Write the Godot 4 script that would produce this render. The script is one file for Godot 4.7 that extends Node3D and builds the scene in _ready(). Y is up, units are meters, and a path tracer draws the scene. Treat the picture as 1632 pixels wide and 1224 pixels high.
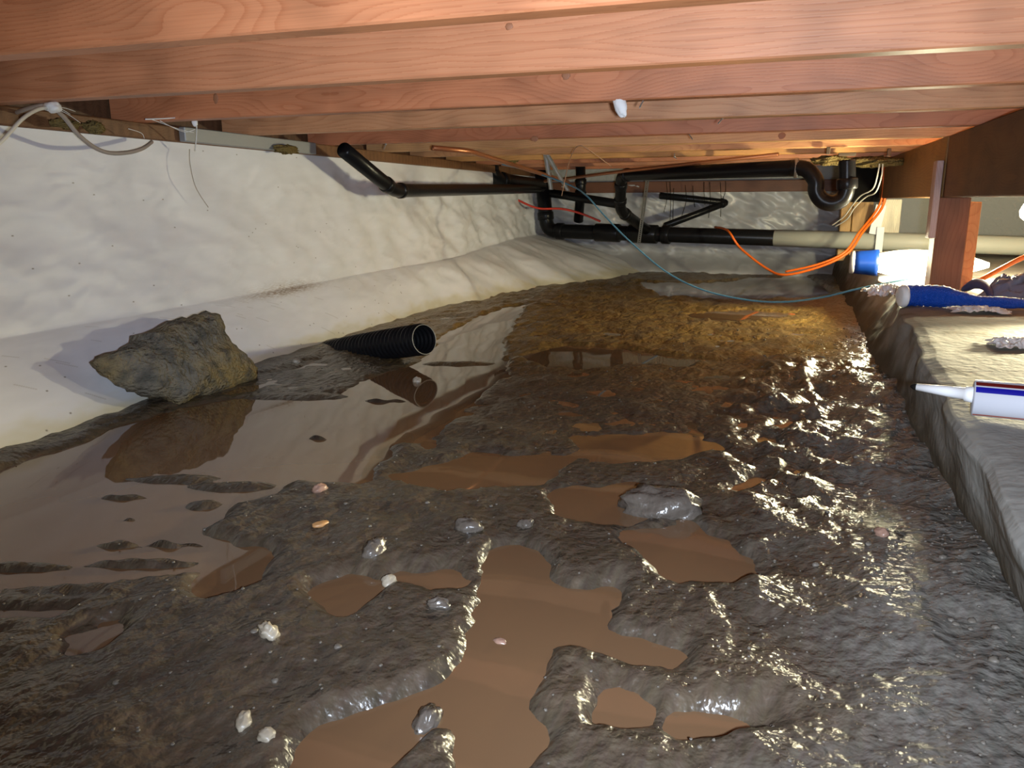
extends Node3D
# A wet crawl space under a house: timber joists overhead, white sheeting on the foundation walls, mud and standing water on
# the ground, a concrete ledge with a girder and a post, black drain pipes, cords, and a glowing work lamp behind the post.
# Units are metres, y is up, the water level is y = 0, the house runs along -z and the joists run along x.

const EYE := 0.45
const JOIST_Y := 0.64
const ADDED_LAMP := Vector3(0.93, 0.28, -2.3)  # lamp added out of view to light the near ledge
const ADDED_LAMP_AIM := Vector3(0.42, 0.16, -1.5)
var used := {}
var M := {}
var nz := FastNoiseLite.new()
var nf := FastNoiseLite.new()
var rng := RandomNumberGenerator.new()

# ------------------------------------------------------------------ naming
func numbered(called: String) -> String:
	var n: int = used.get(called, 0)
	used[called] = n + 1
	return called if n == 0 else "%s_%03d" % [called, n]

func tag(o: Node, label: String, category: String, group := "", kind := "") -> Node:
	if label: o.set_meta("label", label)
	if category: o.set_meta("category", category)
	if group: o.set_meta("group", group)
	if kind: o.set_meta("kind", kind)
	return o

func thing(called: String, at: Vector3, label: String, category: String, group := "") -> Node3D:
	var o := Node3D.new()
	o.name = numbered(called)
	add_child(o)
	o.position = at
	tag(o, label, category, group)
	return o

func obj(called: String, m: Mesh, mat: Material, parent: Node3D = null, at := Vector3.ZERO) -> MeshInstance3D:
	var o := MeshInstance3D.new()
	o.mesh = m
	o.material_override = mat
	o.cast_shadow = GeometryInstance3D.SHADOW_CASTING_SETTING_ON
	if parent == null:
		o.name = numbered(called)
		add_child(o)
	else:
		o.name = called
		parent.add_child(o, true)
	o.position = at
	return o

# ------------------------------------------------------------------ shapes
func quad(st: SurfaceTool, a: Vector3, b: Vector3, c: Vector3, d: Vector3) -> void:   # counter-clockwise seen from outside
	for p in [a, c, b, a, d, c]:
		st.add_vertex(p)

func tri(st: SurfaceTool, a: Vector3, b: Vector3, c: Vector3) -> void:
	for p in [a, c, b]:
		st.add_vertex(p)

func begin(smooth := false) -> SurfaceTool:
	var st := SurfaceTool.new()
	st.begin(Mesh.PRIMITIVE_TRIANGLES)
	st.set_smooth_group(0 if smooth else -1)
	return st

func done(st: SurfaceTool) -> ArrayMesh:
	st.generate_normals()
	return st.commit()

func add_box(st: SurfaceTool, s: Vector3, t := Transform3D(), bev := 0.002) -> void:   # chamfered box centred on t
	var h := s / 2.0
	bev = minf(bev, minf(h.x, minf(h.y, h.z)) * 0.6)
	var v := func(sx: float, sy: float, sz: float, ax: int) -> Vector3:
		var p := Vector3(sx * (h.x - bev), sy * (h.y - bev), sz * (h.z - bev))
		p[ax] = [sx * h.x, sy * h.y, sz * h.z][ax]
		return t * p
	for ax in 3:
		for s1 in [-1.0, 1.0]:
			var c := []
			for k in [[-1, -1], [1, -1], [1, 1], [-1, 1]]:
				var e := [0.0, 0.0, 0.0]
				e[ax] = s1
				e[(ax + 1) % 3] = k[0]
				e[(ax + 2) % 3] = k[1]
				c.append(v.call(e[0], e[1], e[2], ax))
			if s1 > 0: quad(st, c[0], c[1], c[2], c[3])
			else: quad(st, c[3], c[2], c[1], c[0])
	for ax in 3:   # edges along ax
		var b := (ax + 1) % 3
		var d := (ax + 2) % 3
		for s1 in [-1.0, 1.0]:
			for s2 in [-1.0, 1.0]:
				var lo := [0.0, 0.0, 0.0]
				lo[b] = s1; lo[d] = s2
				var hi := lo.duplicate()
				lo[ax] = -1.0; hi[ax] = 1.0
				var p0: Vector3 = v.call(lo[0], lo[1], lo[2], b)
				var p1: Vector3 = v.call(hi[0], hi[1], hi[2], b)
				var p2: Vector3 = v.call(hi[0], hi[1], hi[2], d)
				var p3: Vector3 = v.call(lo[0], lo[1], lo[2], d)
				if s1 * s2 > 0: quad(st, p1, p0, p3, p2)
				else: quad(st, p0, p1, p2, p3)
	for sx in [-1.0, 1.0]:
		for sy in [-1.0, 1.0]:
			for sz in [-1.0, 1.0]:
				var a: Vector3 = v.call(sx, sy, sz, 0)
				var b2: Vector3 = v.call(sx, sy, sz, 1)
				var c2: Vector3 = v.call(sx, sy, sz, 2)
				if sx * sy * sz > 0: tri(st, a, b2, c2)
				else: tri(st, a, c2, b2)

func box_mesh(s: Vector3, bev := 0.002) -> ArrayMesh:
	var st := begin()
	add_box(st, s, Transform3D(), bev)
	return done(st)

func spline(pts: Array, per := 8) -> PackedVector3Array:   # Catmull-Rom through the points
	var out := PackedVector3Array()
	for i in pts.size() - 1:
		var a: Vector3 = pts[maxi(i - 1, 0)]
		var b: Vector3 = pts[i]
		var c: Vector3 = pts[i + 1]
		var d: Vector3 = pts[mini(i + 2, pts.size() - 1)]
		for k in per:
			out.append(b.cubic_interpolate(c, a, d, float(k) / per))
	out.append(pts[pts.size() - 1])
	return out

func bent(pts: Array, r: float, per := 8) -> PackedVector3Array:   # straight runs joined by round bends of radius r
	var out := PackedVector3Array()
	out.append(pts[0])
	for i in range(1, pts.size() - 1):
		var p: Vector3 = pts[i]
		var a: Vector3 = (pts[i - 1] - p)
		var c: Vector3 = (pts[i + 1] - p)
		var cut := minf(r, minf(a.length(), c.length()) * 0.48)
		var p0 := p + a.normalized() * cut
		var p2 := p + c.normalized() * cut
		for k in per + 1:
			var t := float(k) / per
			out.append(p0.lerp(p, t).lerp(p.lerp(p2, t), t))
	out.append(pts[pts.size() - 1])
	return out

func add_tube(st: SurfaceTool, path: PackedVector3Array, radii, sides := 12, caps := true, inside := false) -> void:
	var n := path.size()
	var rings := []
	var tan0 := (path[1] - path[0]).normalized()
	var u := tan0.cross(Vector3.UP if absf(tan0.y) < 0.9 else Vector3.RIGHT).normalized()
	var last := tan0
	for i in n:
		var t := (path[mini(i + 1, n - 1)] - path[maxi(i - 1, 0)]).normalized()
		var ax := last.cross(t)
		if ax.length() > 1e-6:
			u = u.rotated(ax.normalized(), last.angle_to(t))
		u = (u - t * u.dot(t)).normalized()
		last = t
		var w := t.cross(u)
		var r: float = radii if radii is float else radii[i]
		var ring := PackedVector3Array()
		for k in sides:
			var a := TAU * k / sides
			ring.append(path[i] + (u * cos(a) + w * sin(a)) * r)
		rings.append(ring)
	for i in n - 1:
		for k in sides:
			var k2 := (k + 1) % sides
			if inside: quad(st, rings[i][k2], rings[i][k], rings[i + 1][k], rings[i + 1][k2])
			else: quad(st, rings[i][k], rings[i][k2], rings[i + 1][k2], rings[i + 1][k])
	if caps:
		for k in sides:
			var k2 := (k + 1) % sides
			tri(st, path[0], rings[0][k2], rings[0][k])
			tri(st, path[n - 1], rings[n - 1][k], rings[n - 1][k2])

func tube_mesh(path: PackedVector3Array, radii, sides := 12, caps := true) -> ArrayMesh:
	var st := begin(true)
	add_tube(st, path, radii, sides, caps)
	return done(st)

func crumple_mesh(w: float, d: float, hgt: float, sd: int) -> ArrayMesh:   # a crumpled sheet with a ragged outline, lying on y = 0
	var f := func(u: float, v: float) -> Vector3:
		var a := (u - 0.5) * 2.0
		var b := (v - 0.5) * 2.0
		var edge := 1.0 + 0.25 * nz.get_noise_2d(a * 14.0 + sd * 50.0, b * 14.0)
		var p := Vector2(a * w, b * d) * edge
		var r1 := 1.0 - absf(nz.get_noise_2d(p.x * 160.0 + sd * 31.0, p.y * 160.0)) * 2.5
		var r2 := 1.0 - absf(nz.get_noise_2d(p.x * 420.0 + sd * 17.0, p.y * 420.0)) * 2.5
		var dome := 1.0 - 0.5 * (a * a + b * b)
		return Vector3(p.x, maxf(0.001, hgt * (0.25 + 0.55 * r1 + 0.25 * r2) * maxf(dome, 0.1)), -p.y)
	return grid_mesh(44, 34, f)

func lump_mesh(r: Vector3, rough: float, freq: float, sd: int, rings := 14, sides := 20) -> ArrayMesh:   # a rough pebble or wad
	var st := begin(true)
	var off := Vector3(sd * 7.31, sd * 3.17, sd * 1.93)
	var pt := func(i: int, k: int) -> Vector3:
		var th := PI * i / rings
		var ph := TAU * (k % sides) / sides
		var d := Vector3(sin(th) * cos(ph), cos(th), sin(th) * sin(ph))
		var q := d * freq + off
		return d * r * (1.0 + rough * (nz.get_noise_3dv(q * 10.0) + 0.5 * nz.get_noise_3dv(q * 27.0)))
	for i in rings:
		for k in sides:
			var a: Vector3 = pt.call(i, k)
			var b: Vector3 = pt.call(i, k + 1)
			var c: Vector3 = pt.call(i + 1, k + 1)
			var d: Vector3 = pt.call(i + 1, k)
			if i > 0: tri(st, a, b, c)
			if i < rings - 1: tri(st, a, c, d)
	return done(st)

func grid_mesh(nu: int, nv: int, f: Callable, uv := true, col = null) -> ArrayMesh:   # f(u, v) on a grid, front face where du x dv points
	var vs := PackedVector3Array()
	var ns := PackedVector3Array()
	var uvs := PackedVector2Array()
	var cs := PackedColorArray()
	var ix := PackedInt32Array()
	vs.resize(nu * nv); ns.resize(nu * nv); uvs.resize(nu * nv)
	for j in nv:
		for i in nu:
			var u := float(i) / (nu - 1)
			var v := float(j) / (nv - 1)
			vs[j * nu + i] = f.call(u, v)
			uvs[j * nu + i] = Vector2(u, v)
	for j in nv:
		for i in nu:
			var du := vs[j * nu + mini(i + 1, nu - 1)] - vs[j * nu + maxi(i - 1, 0)]
			var dv := vs[mini(j + 1, nv - 1) * nu + i] - vs[maxi(j - 1, 0) * nu + i]
			ns[j * nu + i] = du.cross(dv).normalized()
	if col != null:
		cs.resize(nu * nv)
		for k in nu * nv:
			cs[k] = col.call(vs[k])
	for j in nv - 1:
		for i in nu - 1:
			var a := j * nu + i
			ix.append_array(PackedInt32Array([a, a + nu + 1, a + 1, a, a + nu, a + nu + 1]))
	var arr := []
	arr.resize(Mesh.ARRAY_MAX)
	arr[Mesh.ARRAY_VERTEX] = vs
	arr[Mesh.ARRAY_NORMAL] = ns
	arr[Mesh.ARRAY_TEX_UV] = uvs
	if col != null: arr[Mesh.ARRAY_COLOR] = cs
	arr[Mesh.ARRAY_INDEX] = ix
	var m := ArrayMesh.new()
	m.add_surface_from_arrays(Mesh.PRIMITIVE_TRIANGLES, arr)
	return m

func at_curve(pts: Array, t: float) -> float:   # y of a polyline given as Vector2(t, y), t rising
	if t <= pts[0].x: return pts[0].y
	for i in pts.size() - 1:
		if t <= pts[i + 1].x:
			var k: float = (t - pts[i].x) / (pts[i + 1].x - pts[i].x)
			return lerpf(pts[i].y, pts[i + 1].y, k * k * (3.0 - 2.0 * k))
	return pts[pts.size() - 1].y

# ------------------------------------------------------------------ materials
func flat(c: Color, rough := 0.6, spec := 0.5, metal := 0.0) -> StandardMaterial3D:
	var m := StandardMaterial3D.new()
	m.albedo_color = c
	m.roughness = rough
	m.metallic_specular = spec
	m.metallic = metal
	return m

func lin(r: float, g: float, b: float) -> Color:
	return Color(r, g, b).linear_to_srgb()

func noise_tex(freq: float, oct: int, sd: int, size := 512) -> NoiseTexture2D:
	var t := NoiseTexture2D.new()
	var n := FastNoiseLite.new()
	n.seed = sd
	n.frequency = freq
	n.fractal_octaves = oct
	t.noise = n
	t.seamless = true
	t.width = size
	t.height = size
	return t

func wood_image(sd: int) -> ImageTexture:
	var w := 1024
	var h := 256
	var im := Image.create(w, h, false, Image.FORMAT_RGB8)
	var n := FastNoiseLite.new()
	n.seed = sd
	n.frequency = 1.0
	n.fractal_octaves = 2
	for x in w:
		for y in h:
			var fx := float(x) / w
			var fy := float(y) / h
			# tile by folding both axes
			var gx := absf(fx * 2.0 - 1.0)
			var gy := absf(fy * 2.0 - 1.0)
			var warp := n.get_noise_2d(gx * 1.6, gy * 0.9 + 9.0)
			var ring := gy * 11.0 + warp * (3.0 if sd == 3 else 6.0)
			var fr := ring - floorf(ring)
			var line := pow(fr, 4.0)
			var fine := n.get_noise_2d(gx * 5.0 + 40.0, gy * 70.0)
			var blot := n.get_noise_2d(gx * 5.0 + 20.0, gy * 1.2 + 50.0)
			var v := 1.0 - 0.075 * line + 0.06 * fine - 0.16 * maxf(blot, 0.0) + 0.08 * minf(blot, 0.0) * -1.0
			im.set_pixel(x, y, Color(v * 0.96, (v - 0.05 * line) * 0.95, (v - 0.08 * line) * 0.94).clamp())
	return ImageTexture.create_from_image(im)

func wood(c: Color, tex: Texture2D, off: Vector3, rough := 0.55) -> StandardMaterial3D:
	var m := flat(c, rough, 0.45)
	m.albedo_texture = tex
	m.uv1_triplanar = true
	m.uv1_scale = Vector3(0.55, 4.0, 4.0)
	m.uv1_offset = off
	m.heightmap_enabled = true
	m.heightmap_texture = tex
	m.heightmap_scale = 0.12
	return m

func bumpy(m: StandardMaterial3D, tex: Texture2D, scale: float, height: float) -> StandardMaterial3D:
	m.heightmap_enabled = true
	m.heightmap_texture = tex
	m.heightmap_scale = height
	m.uv1_triplanar = true
	m.uv1_world_triplanar = true
	m.uv1_scale = Vector3.ONE * scale
	return m

func make_materials() -> void:
	var w1 := wood_image(3)
	var w2 := wood_image(11)
	M.w1 = w1
	M.w2 = w2
	var grit := noise_tex(0.03, 5, 5)
	var soft := noise_tex(0.012, 4, 8)
	M.mud = flat(Color.WHITE, 0.29, 0.55)
	M.mud.vertex_color_use_as_albedo = true
	bumpy(M.mud, grit, 3.0, 0.45)
	M.water = flat(lin(0.145, 0.083, 0.043), 0.025, 0.58)
	M.sheet = flat(Color.WHITE, 0.42, 0.5)
	M.concrete = flat(lin(0.28, 0.272, 0.245), 0.85, 0.3)
	M.concrete.vertex_color_use_as_albedo = true
	bumpy(M.concrete, grit, 2.4, 0.12)
	M.wall = bumpy(flat(lin(0.42, 0.42, 0.39), 0.9, 0.3), grit, 2.0, 0.4)
	M.abs = bumpy(flat(lin(0.008, 0.008, 0.009), 0.3, 0.32), soft, 3.0, 0.05)
	M.drain = flat(lin(0.006, 0.006, 0.007), 0.32, 0.3)
	M.rim = flat(lin(0.3, 0.27, 0.2), 0.4)
	M.rock = flat(Color.WHITE, 0.9, 0.3)
	M.rock.vertex_color_use_as_albedo = true
	bumpy(M.rock, grit, 5.0, 1.0)
	M.steel = flat(lin(0.4, 0.41, 0.41), 0.45, 0.5, 0.8)
	M.rusty = flat(lin(0.09, 0.065, 0.045), 0.6, 0.3)
	M.copper = flat(lin(0.42, 0.16, 0.07), 0.35, 0.5, 0.6)
	M.orange = flat(lin(0.85, 0.15, 0.012), 0.45)
	M.red = flat(lin(0.6, 0.045, 0.02), 0.45)
	M.cable_blue = flat(lin(0.08, 0.24, 0.36), 0.45)
	M.cable_grey = flat(lin(0.34, 0.29, 0.25), 0.55)
	M.cable_white = flat(lin(0.6, 0.58, 0.5), 0.5)
	M.cable_tan = flat(lin(0.3, 0.17, 0.11), 0.5)
	M.web = flat(lin(0.75, 0.76, 0.76), 0.7)
	M.blue = flat(lin(0.005, 0.075, 0.5), 0.35, 0.5)
	M.white = flat(lin(0.75, 0.75, 0.75), 0.5)
	M.grey = flat(lin(0.4, 0.4, 0.4), 0.5)
	M.glow = flat(lin(0.9, 0.9, 0.85), 0.4)
	M.glow.emission_enabled = true
	M.glow.emission = Color(1.0, 0.97, 0.86)
	M.glow.emission_energy_multiplier = 9.0
	M.fluff = bumpy(flat(lin(0.2, 0.145, 0.055), 0.95, 0.2), grit, 8.0, 1.0)
	M.black = flat(lin(0.008, 0.007, 0.006), 0.7, 0.15)

# ------------------------------------------------------------------ ground: pools, banks, mud
var sdf := PackedFloat32Array()
const GX := 150
const GZ := 430
const G0 := Vector2(-1.75, -5.5)
const GS := 0.0145

func pools() -> Array:   # outlines on the water level, (x, z)
	return [
		[Vector2(-1.195, -0.837), Vector2(-1.241, -0.940), Vector2(-1.268, -1.065), Vector2(-1.247, -1.147), Vector2(-1.259, -1.266), Vector2(-1.236, -1.380), Vector2(-1.164, -1.511), Vector2(-1.124, -1.536), Vector2(-1.010, -1.559), Vector2(-0.962, -1.653), Vector2(-0.977, -1.811), Vector2(-0.939, -1.922), Vector2(-0.938, -2.090), Vector2(-1.051, -2.423), Vector2(-1.094, -2.867), Vector2(-1.095, -3.217), Vector2(-1.042, -3.321), Vector2(-0.927, -2.797), Vector2(-0.839, -2.398), Vector2(-0.685, -1.983), Vector2(-0.661, -1.725), Vector2(-0.623, -1.378), Vector2(-0.671, -1.268), Vector2(-0.642, -1.153), Vector2(-0.631, -1.068), Vector2(-0.727, -1.051), Vector2(-0.726, -0.980), Vector2(-0.759, -0.931), Vector2(-0.738, -0.826), Vector2(-0.701, -0.804), Vector2(-0.614, -0.807), Vector2(-0.662, -0.721), Vector2(-0.746, -0.687), Vector2(-0.735, -0.621), Vector2(-0.735, -0.571), Vector2(-0.789, -0.527)],
		[Vector2(-0.322, -0.900), Vector2(-0.297, -0.932), Vector2(-0.264, -0.899), Vector2(-0.253, -0.831), Vector2(-0.158, -0.836), Vector2(-0.142, -0.745), Vector2(-0.063, -0.735), Vector2(-0.068, -0.708), Vector2(-0.206, -0.712), Vector2(-0.190, -0.649), Vector2(-0.194, -0.597), Vector2(-0.157, -0.562), Vector2(-0.162, -0.523), Vector2(-0.201, -0.510), Vector2(-0.236, -0.565), Vector2(-0.275, -0.525), Vector2(-0.275, -0.479), Vector2(-0.337, -0.459), Vector2(-0.351, -0.508), Vector2(-0.329, -0.535), Vector2(-0.299, -0.573), Vector2(-0.265, -0.604), Vector2(-0.271, -0.634), Vector2(-0.279, -0.717), Vector2(-0.295, -0.785)],
		[Vector2(-0.167, -1.008), Vector2(-0.079, -1.068), Vector2(-0.058, -1.025), Vector2(-0.010, -0.980), Vector2(-0.005, -0.927), Vector2(-0.033, -0.891), Vector2(-0.077, -0.887), Vector2(-0.107, -0.921), Vector2(-0.155, -0.969)],
		[Vector2(-0.135, -0.648), Vector2(-0.113, -0.659), Vector2(-0.074, -0.636), Vector2(-0.090, -0.610), Vector2(-0.120, -0.603)],
		[Vector2(-0.056, -0.642), Vector2(0.013, -0.645), Vector2(-0.010, -0.622), Vector2(-0.052, -0.614)],
		[Vector2(-0.494, -0.737), Vector2(-0.474, -0.791), Vector2(-0.429, -0.775), Vector2(-0.423, -0.729), Vector2(-0.438, -0.706), Vector2(-0.475, -0.716)],
		[Vector2(-0.651, -0.707), Vector2(-0.675, -0.784), Vector2(-0.614, -0.807), Vector2(-0.584, -0.742), Vector2(-0.593, -0.686)],
		[Vector2(-0.307, -1.118), Vector2(-0.200, -1.198), Vector2(-0.119, -1.189), Vector2(-0.173, -1.052), Vector2(-0.266, -1.047)],
		[Vector2(-0.416, -0.796), Vector2(-0.355, -0.829), Vector2(-0.328, -0.807), Vector2(-0.365, -0.775)],
		[Vector2(-0.681, -2.169), Vector2(-0.612, -2.383), Vector2(-0.433, -2.391), Vector2(-0.286, -2.308), Vector2(-0.158, -2.288), Vector2(-0.217, -2.178), Vector2(-0.376, -2.184), Vector2(-0.476, -2.064), Vector2(-0.584, -2.066)],
		[Vector2(-0.754, -4.509), Vector2(-0.430, -4.454), Vector2(0.179, -5.172), Vector2(0.292, -4.100), Vector2(-0.078, -3.787), Vector2(-0.485, -3.824)],
		[Vector2(-0.328, -3.201), Vector2(-0.118, -3.418), Vector2(0.080, -3.358), Vector2(-0.003, -3.154), Vector2(-0.196, -3.063)],
		[Vector2(-0.685, -0.573), Vector2(-0.660, -0.609), Vector2(-0.642, -0.581), Vector2(-0.655, -0.545)],
		[Vector2(-0.569, -1.126), Vector2(-0.490, -1.273), Vector2(-0.328, -1.287), Vector2(-0.344, -1.181), Vector2(-0.460, -1.084)],
		[Vector2(-0.338, -1.422), Vector2(-0.182, -1.515), Vector2(-0.068, -1.445), Vector2(-0.180, -1.334), Vector2(-0.294, -1.335)],
	]

func islands() -> Array:   # x, z, half length, half width
	return [[Vector3(-0.924, 0.000, -1.001), 0.085, 0.022], [Vector3(-0.811, 0.000, -1.000), 0.075, 0.024], [Vector3(-0.943, 0.000, -0.905), 0.04, 0.012], [Vector3(-0.800, 0.000, -0.918), 0.03, 0.02], [Vector3(-0.828, 0.000, -1.269), 0.03, 0.008], [Vector3(-0.837, -0.000, -1.575), 0.05, 0.012], [Vector3(-0.812, 0.000, -0.764), 0.03, 0.012], [Vector3(-0.783, 0.000, -0.613), 0.12, 0.02], [Vector3(-0.832, 0.000, -2.027), 0.1, 0.03], [Vector3(-0.737, 0.000, -0.729), 0.08, 0.012], [Vector3(-0.876, 0.000, -0.676), 0.07, 0.014], [Vector3(-0.759, -0.000, -0.652), 0.09, 0.012], [Vector3(-0.761, 0.000, -0.562), 0.1, 0.02], [Vector3(-0.870, 0.000, -0.835), 0.015, 0.007], [Vector3(-0.747, 0.000, -0.785), 0.05, 0.008], [Vector3(-1.059, 0.000, -1.556), 0.14, 0.035]]

func build_sdf() -> void:
	sdf.resize(GX * GZ)
	sdf.fill(-1.0)   # positive inside a pool
	for poly in pools():
		var lo := Vector2(99, 99)
		var hi := Vector2(-99, -99)
		for p in poly:
			lo = lo.min(p)
			hi = hi.max(p)
		var i0 := maxi(0, int((lo.x - 0.1 - G0.x) / GS))
		var i1 := mini(GX - 1, int((hi.x + 0.1 - G0.x) / GS))
		var j0 := maxi(0, int((lo.y - 0.1 - G0.y) / GS))
		var j1 := mini(GZ - 1, int((hi.y + 0.1 - G0.y) / GS))
		var pv := PackedVector2Array(poly)
		for j in range(j0, j1 + 1):
			for i in range(i0, i1 + 1):
				var p := G0 + Vector2(i, j) * GS
				var d := 9.0
				for k in pv.size():
					d = minf(d, p.distance_squared_to(Geometry2D.get_closest_point_to_segment(p, pv[k], pv[(k + 1) % pv.size()])))
				d = sqrt(d)
				if not Geometry2D.is_point_in_polygon(p, pv): d = -d
				sdf[j * GX + i] = maxf(sdf[j * GX + i], d)

func pool_at(x: float, z: float) -> float:
	var fx := clampf((x - G0.x) / GS, 0.0, GX - 1.001)
	var fz := clampf((z - G0.y) / GS, 0.0, GZ - 1.001)
	var i := int(fx)
	var j := int(fz)
	var a := fx - i
	var b := fz - j
	return lerpf(lerpf(sdf[j * GX + i], sdf[j * GX + i + 1], a), lerpf(sdf[(j + 1) * GX + i], sdf[(j + 1) * GX + i + 1], a), b)

var LEDGE := [Vector2(0.4, 0.21), Vector2(0.75, 0.232), Vector2(1.1, 0.255), Vector2(1.4, 0.265), Vector2(2.0, 0.31), Vector2(3.0, 0.385), Vector2(3.7, 0.38), Vector2(5.4, 0.38)]   # -z, x of the top edge
var FOOT := [Vector2(0.4, 0.26), Vector2(0.9, 0.272), Vector2(1.6, 0.268), Vector2(2.3, 0.28), Vector2(3.3, 0.31), Vector2(5.4, 0.34)]   # -z, x of the foot

func mud_height(x: float, z: float) -> float:
	var wob := 0.02 * nz.get_noise_2d(x * 90.0, z * 90.0)
	var d := pool_at(x, z) + wob
	var big := nz.get_noise_2d(x * 38.0, z * 38.0)
	var mid := nz.get_noise_2d(x * 95.0 + 50.0, z * 95.0)
	var small := nz.get_noise_2d(x * 260.0, z * 260.0 + 70.0)
	var ridge := 1.0 - absf(nz.get_noise_2d(x * 55.0 + 300.0, z * 55.0)) * 2.2
	# how wet the ground is: the middle is flooded in thin films, the far part is trampled, the near part is firm
	var t := -z
	var near := 1.0 - smoothstep(0.95, 1.25, t)
	var far := smoothstep(1.9, 2.2, t)
	var film := clampf(1.0 - near - far, 0.0, 1.0)
	var base := 0.011 * near + 0.0035 * film + 0.007 * far
	var amp := 0.011 * near + 0.013 * film + 0.017 * far
	var h := base + amp * (0.55 * big + 0.45 * mid + 0.3 * ridge * near) + 0.002 * small
	var right := smoothstep(-0.12, 0.02, x) * (1.0 - smoothstep(2.2, 2.5, t))
	h += right * (0.006 + 0.016 * mid + 0.010 * big) * (1.0 - 0.5 * near)
	h = maxf(h, 0.0025 * near + h * (1.0 - 0.6 * near))
	var k := smoothstep(-0.028, 0.012, d)
	h = lerpf(h, -0.012, k)
	# banks along the sheet and the ledge
	h = maxf(h, lerpf(-0.02, 0.013 + 0.005 * mid, smoothstep(-1.215, -1.29, x + 0.03 * mid + 0.02 * big)))
	var foot := at_curve(FOOT, t)
	var to := foot - x
	h += (0.034 - 0.022 * far) * (1.0 - smoothstep(-0.02, 0.16 + 0.14 * near, to + 0.05 * mid))
	for s in isl:
		var q: Vector2 = Vector2((x - s[0].x) * 0.95 + (z - s[0].z) * -0.31, (x - s[0].x) * 0.31 + (z - s[0].z) * 0.95)
		var e: float = (q.x / s[1]) * (q.x / s[1]) + (q.y / s[2]) * (q.y / s[2])
		if e < 2.5:
			h = maxf(h, -0.008 + 0.016 * (1.0 - e * 0.5) + 0.003 * mid)
	return h
var isl := []

func mud_color(p: Vector3) -> Color:
	var n := nz.get_noise_2d(p.x * 30.0 + 11.0, p.z * 30.0)
	var n2 := nf.get_noise_2d(p.x * 300.0, p.z * 300.0)
	var c := Color(0.058, 0.046, 0.034)
	c = c.lerp(Color(0.08, 0.06, 0.04), clampf(0.4 + n, 0.0, 1.0) * 0.6)
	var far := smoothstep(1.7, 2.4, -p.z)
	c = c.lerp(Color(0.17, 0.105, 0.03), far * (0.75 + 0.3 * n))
	var gravel := 1.0 - smoothstep(0.02, 0.3, at_curve(FOOT, -p.z) - p.x + 0.1 * n)
	c = c.lerp(Color(0.115, 0.108, 0.095), gravel * (1.0 - far))
	return c * (1.0 + 0.5 * n2)

func build_ground() -> void:
	build_sdf()
	isl = islands()
	var f := func(u: float, v: float) -> Vector3:
		var t := lerpf(-0.95, 1.0, v)
		var z := -(0.12 + 5.3 * pow(t, 2.0)) if t > 0.0 else -0.12 + 1.5 * t * t
		var x := lerpf(-1.62, 0.46, u)
		return Vector3(x, mud_height(x, z), z)
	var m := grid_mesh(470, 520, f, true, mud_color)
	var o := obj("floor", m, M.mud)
	tag(o, "wet brown mud floor with lumps and shallow hollows between sheet and ledge", "mud", "", "structure")
	var under := obj("floor", box_mesh(Vector3(4.4, 0.2, 7.4), 0.0), M.mud, null, Vector3(0.4, -0.16, -2.0))
	tag(under, "packed earth below the mud", "ground", "", "structure")
	var wf := func(u: float, v: float) -> Vector3:
		var t := lerpf(-0.95, 1.0, v)
		var z := -(0.12 + 5.25 * t * t) if t > 0.0 else -0.12 + 1.5 * t * t
		var x := lerpf(-1.5, 0.45, u)
		return Vector3(x, 0.0006 * nz.get_noise_2d(x * 45.0, z * 45.0), z)
	var wm := grid_mesh(90, 180, wf)
	var w := obj("standing_water", wm, M.water)
	tag(w, "murky brown standing water pooled across the mud, mirroring the white sheet", "water", "", "stuff")

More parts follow.
